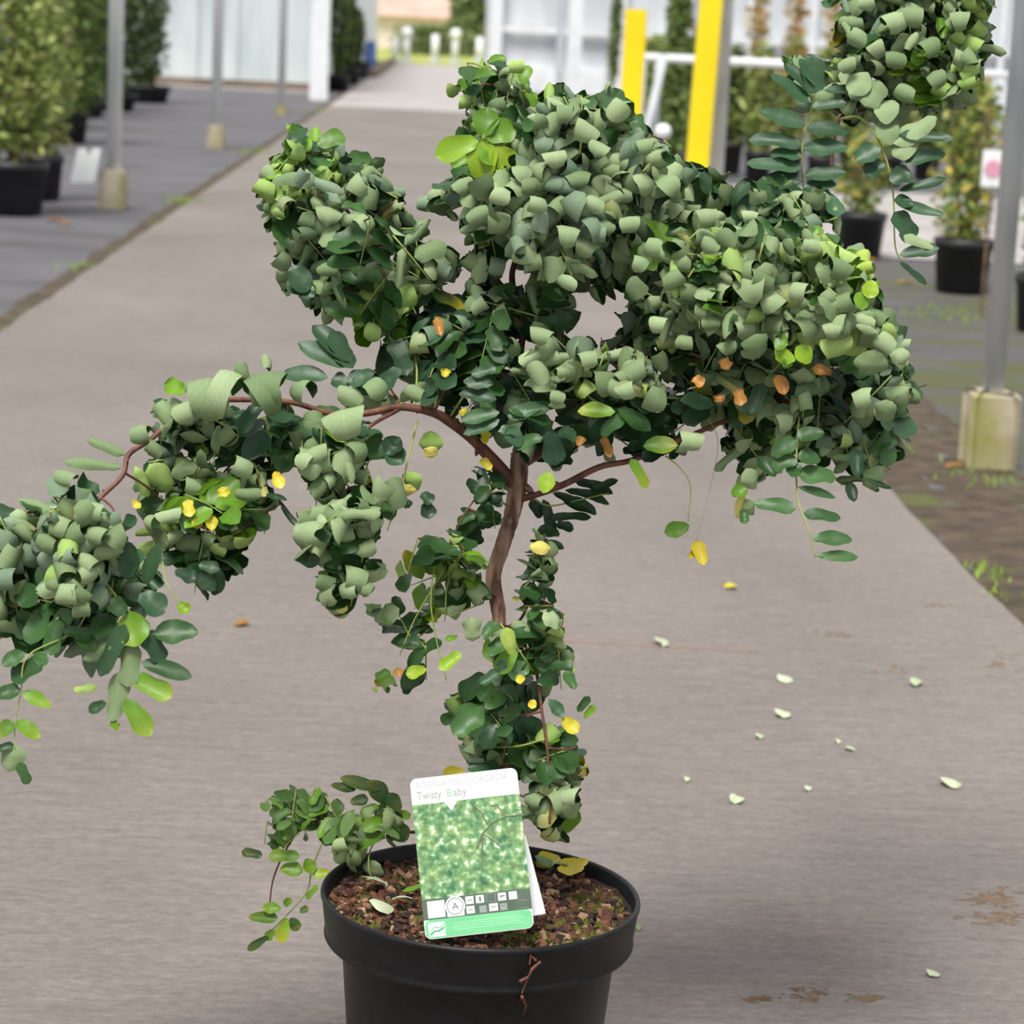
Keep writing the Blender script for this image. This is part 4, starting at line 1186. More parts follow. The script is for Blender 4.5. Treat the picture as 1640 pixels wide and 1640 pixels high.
# round emblem with A
mb = MB()
x, y = pix(.30, .186)
n_ = 32
mb.add([(x + .0090 * math.cos(2 * math.pi * k / n_), y + .0090 * math.sin(2 * math.pi * k / n_), T + .0002) for k in range(n_)], [tuple(range(n_))])
mb.box((x, y - .0060, T + .00018), (.0155, .006, .00005))
em = child_local('emblem', mb, M['card'], lab)
mb = MB()
mb.tube([Vector((x + .0072 * math.cos(2 * math.pi * k / n_), y + .0072 * math.sin(2 * math.pi * k / n_), T + .0002)) for k in range(n_ + 1)], .00035, 5, caps=False)
child_local('emblem_ring', mb, M['print_dark'], em)
flat('logo', [(.035, .012, .19, .1)], noise_mat('logo_pale', (196, 236, 206), (206, 240, 214), 30, .4), .00018)
mb = MB()
ctr = [pix(.05, .052), pix(.09, .078), pix(.14, .07), pix(.18, .088)]
mb.tube([Vector((a, b, T + .00025)) for a, b in ctr], .0009, 6)
child_local('logo_mark', mb, M['card'], lab)
mb = MB()
ctr = [pix(.05, .03), pix(.09, .05), pix(.13, .05), pix(.18, .068)]
mb.tube([Vector((a, b, T + .00025)) for a, b in ctr], .0010, 6)
child_local('logo_mark', mb, M['print_text'], lab)
flat('small_print', [(.26, .082, .90, .086), (.26, .068, .93, .072), (.26, .054, .88, .058), (.26, .040, .92, .044)], noise_mat('small_print', (152, 222, 168), (162, 228, 176), 30, .4), .00020)


def text(s, name, size, u, v_, mat, parent=lab, width=None, z=0.0001):
    cu = bpy.data.curves.new(name, 'FONT')
    cu.body = s; cu.size = size; cu.extrude = 0.00004; cu.resolution_u = 3
    o = bpy.data.objects.new(name, cu); COL.objects.link(o)
    bpy.context.view_layer.update()
    me = bpy.data.meshes.new_from_object(o.evaluated_get(bpy.context.evaluated_depsgraph_get()))
    bpy.data.objects.remove(o)
    co = np.empty(len(me.vertices) * 3, dtype=np.float32); me.vertices.foreach_get('co', co); co = co.reshape(-1, 3)
    if width:
        co[:, 0] *= width / max(1e-6, co[:, 0].max())
    x, y = pix(u, v_)
    co += np.array([x, y, T + z])
    me.vertices.foreach_set('co', co.ravel())
    me.materials.clear(); me.materials.append(mat)
    o2 = bpy.data.objects.new(name, me); COL.objects.link(o2); o2.parent = parent
    return o2


text('ROBINIA PSEUDOACACIA', 'title_text', 0.0085, .05, .935, M['print_faint'], width=CW * .86)
text('Twisty', 'name_text', 0.0105, .05, .865, M['print_grey'], width=CW * .23)
text('B', 'name_text', 0.0105, .325, .865, M['print_text'], width=CW * .05)
text('aby', 'name_text', 0.0105, .385, .865, M['print_grey'], width=CW * .13)
text('A', 'emblem_letter', 0.0085, .272, .166, M['print_dark'], em, z=.0003)
# a second, blank label stuck in behind
z2 = 2.27
a, b_, c_, d_ = P(828, 1340, z2 + .03), P(842, 1338, z2 + .03), P(874, 1463, z2), P(850, 1468, z2)
nn = (b_ - a).cross(c_ - b_).normalized() * 0.0006
mb = MB()
mb.add([a, b_, c_, d_, a - nn, b_ - nn, c_ - nn, d_ - nn], [(0, 3, 2, 1), (4, 5, 6, 7), (0, 1, 5, 4), (1, 2, 6, 5), (2, 3, 7, 6), (3, 0, 4, 7)])
tag(mb.build('plant_label', M['card']), 'narrow blank white strip label tucked behind the printed card in the pot', 'plant label')

# ------------------------------------------------------------------ fallen leaves
def fallen(x, y, z, L, Wd, code, rot, label, group, kl=.4, kw=.6, face=1, tilt=.25):
    fo = Foliage()
    d = np.array([math.cos(rot), math.sin(rot), 0.0])
    nr = np.array([random.uniform(-tilt, tilt), random.uniform(-tilt, tilt), face])
    fo.leaflet((-d * L / 2), d, nr, L, Wd, kl, kw, code)
    vv = np.concatenate(fo.v)
    zmin = vv[:, 2].min()
    fo.v = [q - np.array([0, 0, zmin]) for q in fo.v]
    o = fo.build('fallen_leaf', None)
    o.location = (x, y, z + .0008)
    tag(o, label, 'leaf', group)
    return o


for (px, py, Lp, Wp, code, rt, lb) in [
    (905, 1388, 36, 26, 'y', .6, 'yellow fallen leaf on the soil near the back rim, right of the white strip label'),
    (960, 1402, 40, 30, 'y', 1.2, 'pale yellow fallen leaf on the soil near the right rim of the pot'),
    (880, 1398, 34, 30, 'n', .2, 'green fallen leaf lying on soil just right of the label'),
    (915, 1402, 24, 18, 'n', 1.9, 'small green fallen leaf tucked under the yellow leaf on the soil'),
    (612, 1476, 38, 30, 'p', .3, 'pale green round fallen leaf on the soil near the front left rim'),
    (645, 1468, 30, 22, 'p', 2.0, 'grey green fallen leaf just right of the round pale one on the soil'),
    (600, 1440, 38, 32, 'p', 1.3, 'pale square-looking fallen leaf on the soil at the left, farthest from the viewer'),
    (665, 1455, 40, 16, 'l', 0, 'narrow light green fallen leaf touching the left edge of the printed label')]:
    g = G(px, py, .232)
    if math.hypot(g.x - POT.x, g.y - POT.y) > .13:
        k = .128 / math.hypot(g.x - POT.x, g.y - POT.y)
        g = POT + (g - POT) * k
    dd = depth(g)
    fallen(g.x, g.y, soil_z(g.x, g.y) + .006, Lp * dd / F_PX * 1.15, Wp * dd / F_PX * 1.7, code, rt, lb, 'fallen leaves on the potting soil', .7, .7, -1 if code in 'np' else 1)
for (px, py, Lp, Wp, code, rt, lb) in [
    (1523, 1258, 38, 22, 'p', .15, 'largest pale green fallen leaf on the concrete at the lower right'),
    (1180, 1284, 24, 20, 'p', -.3, 'pale fallen leaf on the concrete right of the pot, above its rim level'),
    (1467, 1097, 20, 22, 'p', -.3, 'small curled pale leaf on the concrete below the right path edge'),
    (1254, 1147, 28, 20, 'p', -.1, 'pale curled fallen leaf on concrete, the nearer of the pair below the red-brown line'),
    (1258, 1091, 28, 16, 'p', -.5, 'faint green fallen leaf on concrete, the farther of the pair below the red-brown line'),
    (1216, 1182, 14, 12, 'p', 0, 'tiny pale leaf scrap just left and below the curled pair on the concrete'),
    (1342, 1190, 10, 10, 'p', 0, 'tiny white-green scrap beside a slightly longer one on the concrete'),
    (1361, 1202, 18, 10, 'p', .7, 'slim pale leaf scrap tilted on the concrete, middle right'),
    (1100, 1250, 11, 12, 'p', 0, 'tiny bright leaf scrap on the concrete nearest the pot on its right'),
    (1294, 1266, 12, 10, 'p', 0, 'tiny faint leaf scrap on concrete between the two larger pale leaves'),
    (1060, 1033, 24, 22, 'p', .2, 'pale green fallen leaf lying on the red-brown line on the concrete'),
    (1170, 943, 20, 14, 'y', .2, 'faint beige leaf on the concrete below and right of the hanging yellow leaf'),
    (1022, 1488, 12, 12, 'n', 0, 'tiny pale scrap on the concrete touching the right side of the pot'),
    (1495, 1563, 24, 14, 'p', -.2, 'faint greyish leaf flattened on the concrete near the bottom right'),
    (388, 1002, 26, 12, 'o', 0, 'dark brown leaf scrap on the concrete under the left branch'),
]:
    g = G(px, py, 0)
    dd = depth(g)
    fallen(g.x, g.y, 0, Lp * dd / F_PX, Wp * dd / F_PX * 1.9, code, rt, lb, 'fallen leaves scattered on the concrete', .5, .7, -1 if code in 'np' else 1, .1)
# dirt clods and smears
M['dirt'] = noise_mat('dry_mud', (104, 84, 66), (128, 108, 88), 60, .95)


def smear(px, py, wpx, hpx, n, label, seedv, mat='dirt', name='mud_smear'):
    random.seed(seedv)
    mb = MB()
    for i in range(n):
        x, y = random.gauss(px, wpx / 3), random.gauss(py, hpx / 3)
        g = G(x, y)
        s = random.uniform(.0008, .0028)
        el = random.uniform(1.2, 4)
        k = 7
        ring = [(g.x + s * el * math.cos(2 * math.pi * q / k) * random.uniform(.7, 1.2), g.y + s * math.sin(2 * math.pi * q / k) * random.uniform(.7, 1.3), .0002) for q in range(k)]
        ring2 = [(g.x + (a[0] - g.x) * .55, g.y + (a[1] - g.y) * .55, .0012 + s * .12) for a in ring]
        mb.add(ring + ring2, [(q, (q + 1) % k, k + (q + 1) % k, k + q) for q in range(k)] + [tuple(range(k, 2 * k))])
    o = mb.build(name, M[mat], None, True)
    tag(o, label, 'dirt', kind='stuff')


smear(1590, 1440, 60, 22, 70, 'brown mud smear on the concrete at the right edge, upper half', 1)
smear(1600, 1470, 90, 16, 60, 'brown mud smear on the concrete at the right edge, lower half', 2)
smear(1390, 1600, 50, 10, 34, 'thin mud specks on the concrete near the bottom right', 3)
smear(1215, 1600, 40, 8, 26, 'thin mud specks on the concrete right of the pot base', 4)
smear(1290, 1590, 46, 18, 30, 'brown mud crumbs on the concrete between two thin specks', 5)
smear(1500, 971, 34, 6, 16, 'dark crumbs on the concrete near the right path edge', 6)
smear(1345, 1017, 60, 8, 22, 'dark crumbs on the concrete below the hanging leaf stalk', 7)
smear(1600, 1060, 50, 26, 24, 'scattered dark crumbs on the concrete by the soil edge', 8)
smear(1440, 1075, 50, 12, 16, 'small dark crumbs on the concrete middle right', 9)
random.seed(21)
# thin reddish line (a straw-like stalk) lying on the slab
mb = MB()
pl_ = [G(x, y, .0012) for x, y in ((880, 1024), (960, 1030), (1050, 1034), (1130, 1038), (1205, 1042))]
mb.tube(smooth_path([tuple(p) for p in pl_], 5), .0010, 6)
tag(mb.build('dry_stalk', noise_mat('dry_stalk', (170, 134, 118), (182, 148, 132), 60, .9)), 'long thin reddish stalk lying across the concrete behind the trunk', 'stalk')
# dry root hanging over the pot rim
def on_pot(px, py, off=0.001):
    r = ray(px, py)
    best = None
    d = 2.0
    while d < 2.6:
        p = CAM + r * d
        rr = math.hypot(p.x - POT.x, p.y - POT.y)
        z = p.z
        lim = .1505 if z > .206 else .1285 + (z - .195) * .09
        if rr <= lim + off and z < .2505:
            return p
        d += .0005
    return P(px, py, 2.25)


mb = MB()
for pth in ([(866, 1540), (852, 1552), (846, 1565), (836, 1590), (832, 1605)], [(858, 1538), (850, 1530), (848, 1545)], [(846, 1565), (832, 1572)], [(836, 1596), (842, 1610), (838, 1625)]):
    mb.tube([on_pot(*q) for q in pth], [.0015 if i < 2 else .0006 for i in range(len(pth))], 6)
tag(mb.build('dry_root', M['chip1']), 'brown dried root scrap stuck to the front rim of the pot', 'root')

# ------------------------------------------------------------------ background plants
def bush(name, c, h, rad, n, size, cols, label, cat='shrub', group=None, pot=None, potn=1, squash=1.0, stems=7, seedv=0, base=0.25, parts=True, profile='round', z0=0.0, flowers=None):
    rs = random.Random(seedv)
    root = empty(name, c, label, cat, group)
    cx, cy = c[0], c[1]
    ph_ = 0
    if pot:
        pr, ph_ = pot
        mb = MB()
        mb.lathe([(pr * .80, 0), (pr * .93, ph_ * .82), (pr * .99, ph_ * .83), (pr, ph_), (pr * .95, ph_), (pr * .93, ph_ * .9)], (cx, cy, z0), 28)
        mb.build('pot', M['bgpot'], root, True)
        mb = MB(); mb.lathe([(0.001, ph_ * .9), (pr * .94, ph_ * .9)], (cx, cy, z0), 28, cap0=False)
        mb.build('soil', M['chip1'], root)
    vb, fb, cb = [], [], []
    mb = MB()
    for i in range(stems):
        a = rs.uniform(0, 6.28)
        r = rad * rs.uniform(.2, .7)
        p1 = Vector((cx, cy, z0 + ph_ * .9)) + Vector((math.cos(a) * rad * .05, math.sin(a) * rad * .05, 0))
        p2 = Vector((cx + math.cos(a) * r * .6, cy + math.sin(a) * r * .6 * squash, z0 + ph_ + (h - ph_) * .5))
        p3 = Vector((cx + math.cos(a) * r, cy + math.sin(a) * r * squash, z0 + ph_ + (h - ph_) * rs.uniform(.75, .95)))
        mb.tube([p1, p2, p3], [.008 + rad * .01, .006, .003], 6)
    mb.build('stem', M['bgstem'] if not flowers == 'cane' else M['cane'], root, True)
    ls = [np.array(s2l(q)) for q in cols]
    for i in range(n):
        t = rs.random()
        z = ph_ * (1.0) + (h - ph_) * (base + (1 - base) * t)
        if profile == 'round':
            rr = rad * math.sqrt(max(0.05, 1 - (2 * t - 1) ** 2 * .8))
        elif profile == 'cone':
            rr = rad * (1 - t * .75)
        else:
            rr = rad
        a = rs.uniform(0, 6.28); q = math.sqrt(rs.random())
        lump = 0.78 + 0.45 * noise.noise(Vector((math.cos(a) * 1.7 + seedv, math.sin(a) * 1.7, z * 2.2)))
        rr *= lump
        p = Vector((cx + math.cos(a) * rr * q, cy + math.sin(a) * rr * q * squash, z0 + z + rs.gauss(0, .04 * h)))
        d = Vector((rs.gauss(0, 1), rs.gauss(0, 1), rs.gauss(0, .8))).normalized()
        e = d.orthogonal().normalized()
        e = Matrix.Rotation(rs.uniform(0, 6.28), 3, d) @ e
        s = size * rs.uniform(.6, 1.3)
        g = d.cross(e)
        n0 = len(vb)
        vb += [p - d * s, p + e * s * .45 + g * s * .1, p + d * s, p - e * s * .45 + g * s * .1]
        fb += [(n0, n0 + 1, n0 + 2, n0 + 3)]
        c0 = ls[rs.randrange(len(ls))] * rs.uniform(.8, 1.2)
        cb += [(*c0, 1)] * 4
    obj('foliage', vb, fb, M['bgleaf'], root, False, None, cb)
    return root


def bgleaf():
    m, nt, b = new_mat('shrub_leaf')
    a = nt.nodes.new('ShaderNodeVertexColor'); a.layer_name = 'Col'
    nt.links.new(a.outputs[0], b.inputs['Base Color'])
    b.inputs['Roughness'].default_value = .6
    tr = nt.nodes.new('ShaderNodeBsdfTranslucent')
    nt.links.new(a.outputs[0], tr.inputs[0])
    mx = nt.nodes.new('ShaderNodeMixShader'); mx.inputs[0].default_value = .3
    nt.links.new(b.outputs[0], mx.inputs[1]); nt.links.new(tr.outputs[0], mx.inputs[2])
    nt.links.new(mx.outputs[0], nt.nodes['Material Output'].inputs[0])
    return m


M['bgleaf'] = bgleaf()
YG = [(146, 162, 84), (176, 186, 108), (122, 142, 70), (194, 198, 126), (104, 122, 64)]
DG = [(58, 74, 40), (74, 92, 50), (46, 60, 36), (96, 112, 62)]
MG = [(92, 118, 56), (116, 140, 70), (72, 96, 46), (136, 152, 84)]
PALE = [(196, 190, 110), (220, 196, 92), (150, 164, 78), (176, 182, 96), (132, 148, 70)]
OR = [(206, 160, 92), (188, 150, 80), (160, 156, 84), (216, 176, 116)]


def bush_px(name, xc, ybase, ytop, wpx, label, cols, n=1500, size=.03, seedv=0, potpx=None, **kw):
    g = G(xc, ybase)
    d = depth(g)
    top = P(xc, ytop, d)
    h = max(.2, top.z + .02)
    pot = None
    if potpx:
        pot = (potpx[0] * d / F_PX / 2, potpx[1] * d / F_PX)
    return bush(name, (g.x, g.y, 0), h, wpx * d / F_PX / 2, n, size, cols, label, seedv=seedv, pot=pot, **kw)


# left side
bush_px('potted_shrub', 20, 340, -60, 215, 'yellow-green bushy shrub in a black pot at the left edge, nearest', YG, 4200, .03, 1, (115, 82), base=.08)
bush_px('potted_shrub', 66, 318, 20, 130, 'yellow-green shrub in a black pot just behind the nearest left one', YG, 2200, .028, 2, (72, 70), base=.05)
bush_px('potted_shrub', 112, 228, -120, 170, 'mid-green shrub rising behind the yellow-green pots on the left', MG, 3000, .04, 3, (60, 50), base=.0)
bush_px('potted_shrub', 60, 205, -160, 170, 'dark olive shrub behind the left pots, at the frame edge', DG, 3000, .045, 31, (60, 50), base=.0)
for i, (x, y, wd, lb) in enumerate([(178, 176, 120, 'dark shrub in a black pot, left of the row by the greenhouse wall'), (232, 163, 100, 'dark shrub in a black pot, right end of the row by the greenhouse wall'), (128, 186, 120, 'dark shrub in a black pot, half hidden behind the mid-green shrub')]):
    bush_px('potted_shrub', x, y, -150, wd, lb, DG + MG[:1], 3000, .05, 5 + i, (86, 26), base=.0)
# white label hanging from the left shrub
g = G(137, 330); dl = depth(g)
a = P(137, 265, dl - .1)
mb = MB()
wv, hv = 40 * dl / F_PX, 55 * dl / F_PX
axr = (RT * 1.0).normalized(); axu = (UP * .985 + RT * .17).normalized()
pts = [(-.5, -.46), (-.44, -.5), (.40, -.5), (.46, -.45), (.5, .45), (.46, .5), (.16, .5), (.04, .30), (-.10, .5), (-.38, .5), (-.43, .46)]
vv = [a + axr * (x * wv) + axu * (y * hv) for x, y in pts]
nb = (axr.cross(axu)).normalized() * .002
mb.add(vv + [q - nb for q in vv], [tuple(range(11)), tuple(range(21, 10, -1))] + [(i, i + 11, (i + 1) % 11 + 11, (i + 1) % 11) for i in range(11)])
hl = empty('hanging_label', a, 'blank white plastic label hanging low beside the left shrubs', 'plant label')
mb.build('card', M['whiteplastic'], hl)
mb = MB(); mb.tube([a + axu * hv * .32, P(110, 225, dl), P(80, 205, dl + .05)], .003, 5)
mb.build('stem', M['bgstem'], hl)
g = G(63, 320)
q = P(64, 147, depth(g) - .35)
fl = empty('plant_label', (q.x, q.y, .2), 'small white label inside the leaves of the left yellow-green shrub', 'plant label')
mb = MB(); mb.box(q, (.05, .004, .07)); mb.build('card', M['whiteplastic'], fl)
mb = MB(); mb.tube([(q.x, q.y + .004, -.01), (q.x, q.y + .004, q.z)], .004, 5); mb.build('stake', M['bgstem'], fl)


# poles
def pole(px, py, w_px, block, label, seedv, lean=0.0, mat='galv'):
    g = G(px, py)
    d = depth(g)
    r = w_px * d / F_PX / 2
    root = empty('steel_pole', (g.x, g.y, -.01), label, 'pole', 'galvanized poles on concrete footings')
    bw, bh, bw2 = block
    bwm, bhm = bw * d / F_PX, bh * d / F_PX
    v_, f_ = [], []
    mb = MB()
    s0, s1 = bwm / 2 * .96, bwm / 2
    n = 6
    # footing with knocked corners
    e = .012
    prof = [(s1, 0), (s1, bhm - e), (s1 - e, bhm)]
    ring = []
    for (s, z) in prof:
        for sx, sy in ((1, -1), (1, 1), (-1, 1), (-1, -1)):
            for q in (0, 1):
                cxx = s * sx; cyy = s * sy
                if (sx * sy > 0) == (q == 0):
                    cxx -= sx * e
                else:
                    cyy -= sy * e
                jitter = .002 * noise.noise(Vector((cxx * 30, cyy * 30, z * 20 + seedv)))
                ring.append((g.x + cxx + jitter, g.y + cyy + jitter, z - .01))
    m_ = 8
    fs_ = [(i * m_ + k, i * m_ + (k + 1) % m_, (i + 1) * m_ + (k + 1) % m_, (i + 1) * m_ + k) for i in range(2) for k in range(m_)] + [tuple(range(16, 24))]
    mb.add(ring, fs_)
    mb.build('footing', M['cblock'], root)
    mb = MB()
    mb.tube([(g.x, g.y, bhm - .02), (g.x + lean * 4, g.y, 4.2)], r, 20)
    mb.build('pole', M[mat], root, True)
    return root


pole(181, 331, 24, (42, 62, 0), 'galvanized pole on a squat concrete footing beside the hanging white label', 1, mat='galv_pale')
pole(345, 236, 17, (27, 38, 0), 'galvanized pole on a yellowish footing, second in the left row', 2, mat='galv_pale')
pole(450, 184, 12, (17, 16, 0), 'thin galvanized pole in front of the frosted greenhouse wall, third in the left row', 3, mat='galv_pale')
pole(1580, 742, 35, (80, 124, 0), 'thick galvanized pole on a mossy concrete block at the right edge', 4)
gp = G(1580, 742)
gq = G(1141, 380)
pole(1140, 380, 24, (34, 40, 0), 'galvanized pole directly right of the tall yellow post', 5)

# left greenhouse
g0, g1 = G(262, 137), G(520, 150)
gw = tag(obj('wall_left', *((lambda a, b: ([(a.x - 4, a.y, .12), (b.x, b.y, .12), (b.x, b.y, 4), (a.x - 4, a.y, 4), (a.x - 4, a.y + .05, .12), (b.x, b.y + .05, .12), (b.x, b.y + .05, 4), (a.x - 4, a.y + .05, 4)],
                                           [(0, 1, 2, 3), (5, 4, 7, 6), (1, 5, 6, 2), (0, 3, 7, 4), (3, 2, 6, 7), (0, 4, 5, 1)]))(Vector((g0.x, g1.y + .6, 0)), Vector((g1.x, g1.y + .6, 0)))), M['glass_wall']), kind='structure')
mb = MB()
mb.box(((g0.x - 4 + g1.x) / 2, g1.y + .6, .06), (g1.x - g0.x + 4, .1, .14))
tag(mb.build('baseboard_left', M['brownwood']), kind='structure')
mb = MB()
mb.box(((g0.x - 4 + g1.x) / 2, g1.y + .25, .0), (g1.x - g0.x + 4, .5, .04))
tag(mb.build('trim_1', M['cross']), kind='structure')
mb = MB()
for i in range(7):
    mb.box((g1.x - .15 - i * .62, g1.y + .57, 2.06), (.025, .03, 3.9))
tag(mb.build('trim_2', M['glass_wall']), kind='structure')
# corner post of that greenhouse
gc = G(512, 160)
dc = depth(gc)
mb = MB(); mb.box((gc.x, gc.y, 2), (24 * dc / F_PX, 24 * dc / F_PX, 4.0))
mb.box((gc.x - .12, gc.y + .1, 2), (.06, .1, 4.0))
mb.box((gc.x, gc.y, .06), (.22, .2, .16))
tag(mb.build('greenhouse_post', M['white']), 'white corner post at the right end of the frosted greenhouse wall', 'post')
# side wall going away
mb = MB(); mb.box((gc.x - .34, g1.y + 20.8, 2), (.06, 40, 4)); tag(mb.build('wall_back', M['white']), kind='structure')

# shrubs beyond the corner post (right of it)
for i, (x, y, wd, yt, lb) in enumerate([(541, 146, 44, -40, 'dark green shrub in a black pot right beside the white corner post'), (558, 134, 34, 0, 'green conical shrub, second beyond the white corner post'), (571, 124, 24, 20, 'small green shrub, farthest of the row beyond the corner post')]):
    bush_px('potted_shrub', x, y, yt, wd, lb, DG + MG, 1500, .05, 40 + i, (40, 26), base=0.0, group='shrubs beyond the corner post')
# unidentified blue item far away, built in a barrel shape
gb = G(592, 112)
db = depth(gb)
M['blue'] = noise_mat('plain_blue', (92, 122, 184), (110, 140, 198), 3, .8)
per = empty('blue_item', gb, 'small blue barrel-shaped item standing far off by the left shrubs', 'barrel')
s = db / F_PX
mb = MB(); mb.lathe([(7 * s, 0), (9 * s, 6 * s), (10 * s, 20 * s), (9 * s, 38 * s), (8 * s, 42 * s)], gb, 20, cap1=True)
mb.build('barrel', M['blue'], per, True)
mb = MB(); mb.lathe([(9.2 * s, 41 * s), (9.2 * s, 44 * s), (3 * s, 46 * s)], gb, 20, cap1=True)
mb.build('lid', M['blue'], per, True)
# low kerb wall on the left going to the far end
ga, gb2 = G(600, 112), G(628, 103)
mb = MB(); mb.tube([(XL + .06, 52, .08), (XL + .06, 74, .08)], .12, 4)
tag(mb.build('kerb', M['brownwood']), 'low dark kerb running along the far left side of the path', 'kerb')

# far end: bollards with round reflectors, white posts
for i, (x, y, wpx, ht, disc, lb) in enumerate([(650, 101, 12, 52, 9, 'white bollard with a round mirror, left of the pair at the far path end'), (728, 102, 12, 50, 9, 'white bollard with a round mirror, right of the pair at the far path end'),
                                               (696, 100, 12, 44, 0, 'plain white bollard between the two mirror bollards'), (767, 100, 12, 40, 0, 'plain white bollard at the right of the far path end'), (632, 100, 10, 40, 0, 'plain white bollard at the left of the far path end')]):
    gg = G(x, y); dd = depth(gg); s = dd / F_PX
    r_ = empty('bollard', gg, lb, 'bollard', 'white bollards at the far path end')
    mb = MB(); mb.tube([gg, gg + Vector((0, 0, ht * s))], wpx * s / 2, 12); mb.build('post', M['white'], r_, True)
    mb = MB(); mb.tube([gg + Vector((0, 0, -.05)), gg + Vector((0, 0, 6 * s))], wpx * s * .8, 12); mb.build('base', M['galv'], r_, True)
    if disc:
        c_ = gg + Vector((0, -.12, (ht - 4) * s))
        mb = MB(); mb.tube([c_, c_ + Vector((0, .08, 0))], disc * s, 20); mb.build('mirror', M['whiteplastic'], r_, True)
# verge hedge, trees, house
def bush_far(name, xc, y, yt, wd, lb, cols, sv, n=900, size=.25, cat='tree', D=110, **kw):
    c = P(xc, y, D); top = P(xc, yt, D)
    return bush(name, (c.x, c.y, 0), top.z, wd * D / F_PX / 2, n, size, cols, lb, cat, seedv=sv, stems=4, **kw)


HG = [(150, 164, 112), (128, 146, 92), (170, 180, 130), (110, 130, 84)]
bush_far('hedge', 690, 80, 42, 150, 'low green hedge across the far end of the path', HG, 60, 1500, .14, 'hedge', 100, base=0, squash=.2, profile='col')
bush_far('tree', 752, 60, -60, 80, 'pale green tree right of the pink-roofed house', HG, 61, 2600, .22, 'tree', 105, base=0, squash=.5)
bush_far('tree', 815, 60, -60, 60, 'pale green tree behind the edge of the right greenhouse', HG, 62, 1400, .22, 'tree', 108, base=0, squash=.5)
hc = P(670, 45, 125)
s = 125 / F_PX
hs = empty('house', (hc.x, hc.y, 0), 'low pale house with faded pink-red roof beyond the far end of the path', 'house')
eave = P(670, 26, 125).z
mb = MB(); mb.box((hc.x, hc.y + 3, eave / 2), (150 * s, 6, eave)); mb.build('walls', M['render'], hs)
mb = MB()
hw = 85 * s
mb.add([(hc.x - hw, hc.y - .4, eave - .05), (hc.x + hw, hc.y - .4, eave - .05), (hc.x + hw, hc.y + 3, eave + 2.6), (hc.x - hw, hc.y + 3, eave + 2.6), (hc.x + hw, hc.y + 6.4, eave - .05), (hc.x - hw, hc.y + 6.4, eave - .05)],
       [(0, 1, 2, 3), (3, 2, 4, 5), (0, 3, 5), (1, 4, 2), (0, 5, 4, 1)])
mb.build('roof', M['roof'], hs)
# long white facade closing the left far side (behind shrubs)
M['pale_facade'] = noise_mat('pale_facade', (214, 220, 220), (232, 235, 234), .8, .7, stretch=(4, 1, .3))

# right greenhouse (white frames, grey glass) across the background
YW = 46.0
xw0 = P(782, 60, YW).x
M['grey_glass'] = noise_mat('grey_glass', (196, 200, 204), (220, 222, 225), .6, .25, stretch=(4, 1, .7))
mb = MB(); mb.box(((xw0 + 16) / 2, YW + .15, 2.1), (16 - xw0, .05, 4.2))
tag(mb.build('window_1', M['grey_glass']), kind='structure')
mb = MB(); mb.box(((xw0 + 16) / 2, YW + .1, .22), (16 - xw0, .12, .46))
tag(mb.build('baseboard_right', M['white']), kind='structure')
mb = MB()
for i in range(14):
    x = xw0 + .12 + i * 1.15
    mb.box((x, YW, 2.1), (.22 if i % 3 == 0 else .09, .2, 4.2))
mb.box(((xw0 + 16) / 2, YW, 1.12), (16 - xw0, .1, .10))
tag(mb.build('trim_3', M['white']), kind='structure')
mb = MB(); mb.box((xw0 + .05, YW + 2.2, 2.1), (.1, 4, 4.2)); tag(mb.build('wall_right', M['white']), kind='structure')
# darker post + door rail seen near x=890
for i, (x, y, wp, m_, lb) in enumerate([(893, 150, 11, 'galv', 'dark grey upright at the near corner of the right greenhouse'), (915, 152, 22, 'white', 'white upright beside the dark grey one on the right greenhouse'), (975, 165, 16, 'galv', 'grey upright just left of the shorter yellow post')]):
    gg = G(x, y + 10); dd = depth(gg); s = dd / F_PX
    mb = MB(); mb.box((gg.x, gg.y, 1.7), (wp * s, wp * s, 3.4))
    tag(mb.build('upright', M[m_]), lb, 'post')
bush_px('potted_shrub', 857, 130, 62, 60, 'dark-stemmed bushy plant in front of the right greenhouse wall', [(92, 108, 84), (120, 134, 104), (78, 92, 74)], 1300, .04, 71, (24, 22), base=.35)

# yellow posts
for (x0, yb, ytop, wp, lean, lb) in [(999, 372, 15, 34, 0.0, 'shorter yellow post left of the slanted grey bar'), (1106, 385, -400, 36, .012, 'tall yellow post next to the galvanized pole, running out of the top of the frame')]:
    gg = G(x0, yb); dd = depth(gg); s = dd / F_PX
    topz = P(x0 + 8, ytop, dd).z
    r_ = empty('yellow_post', gg, lb, 'post', 'yellow guard posts beside the path')
    lx_ = .03 if ytop < 0 else 0.0
    topz = min(topz, 2.6)
    mb = MB()
    v_, f_ = rrect(-wp * s / 2, -wp * s / 2 * .6, wp * s / 2, wp * s / 2 * .6, .012, 0, topz)
    v_ = [(gg.x + a_ + lx_ * c__ / 1.2, gg.y + b__, c__) for a_, b__, c__ in v_]
    mb.add(v_, f_)
    mb.build('post', M['yellow'], r_)
    mb = MB(); mb.box((gg.x, gg.y, .0), (wp * s * 1.7, wp * s * 1.7, .03)); mb.build('base_plate', M['galv'], r_)

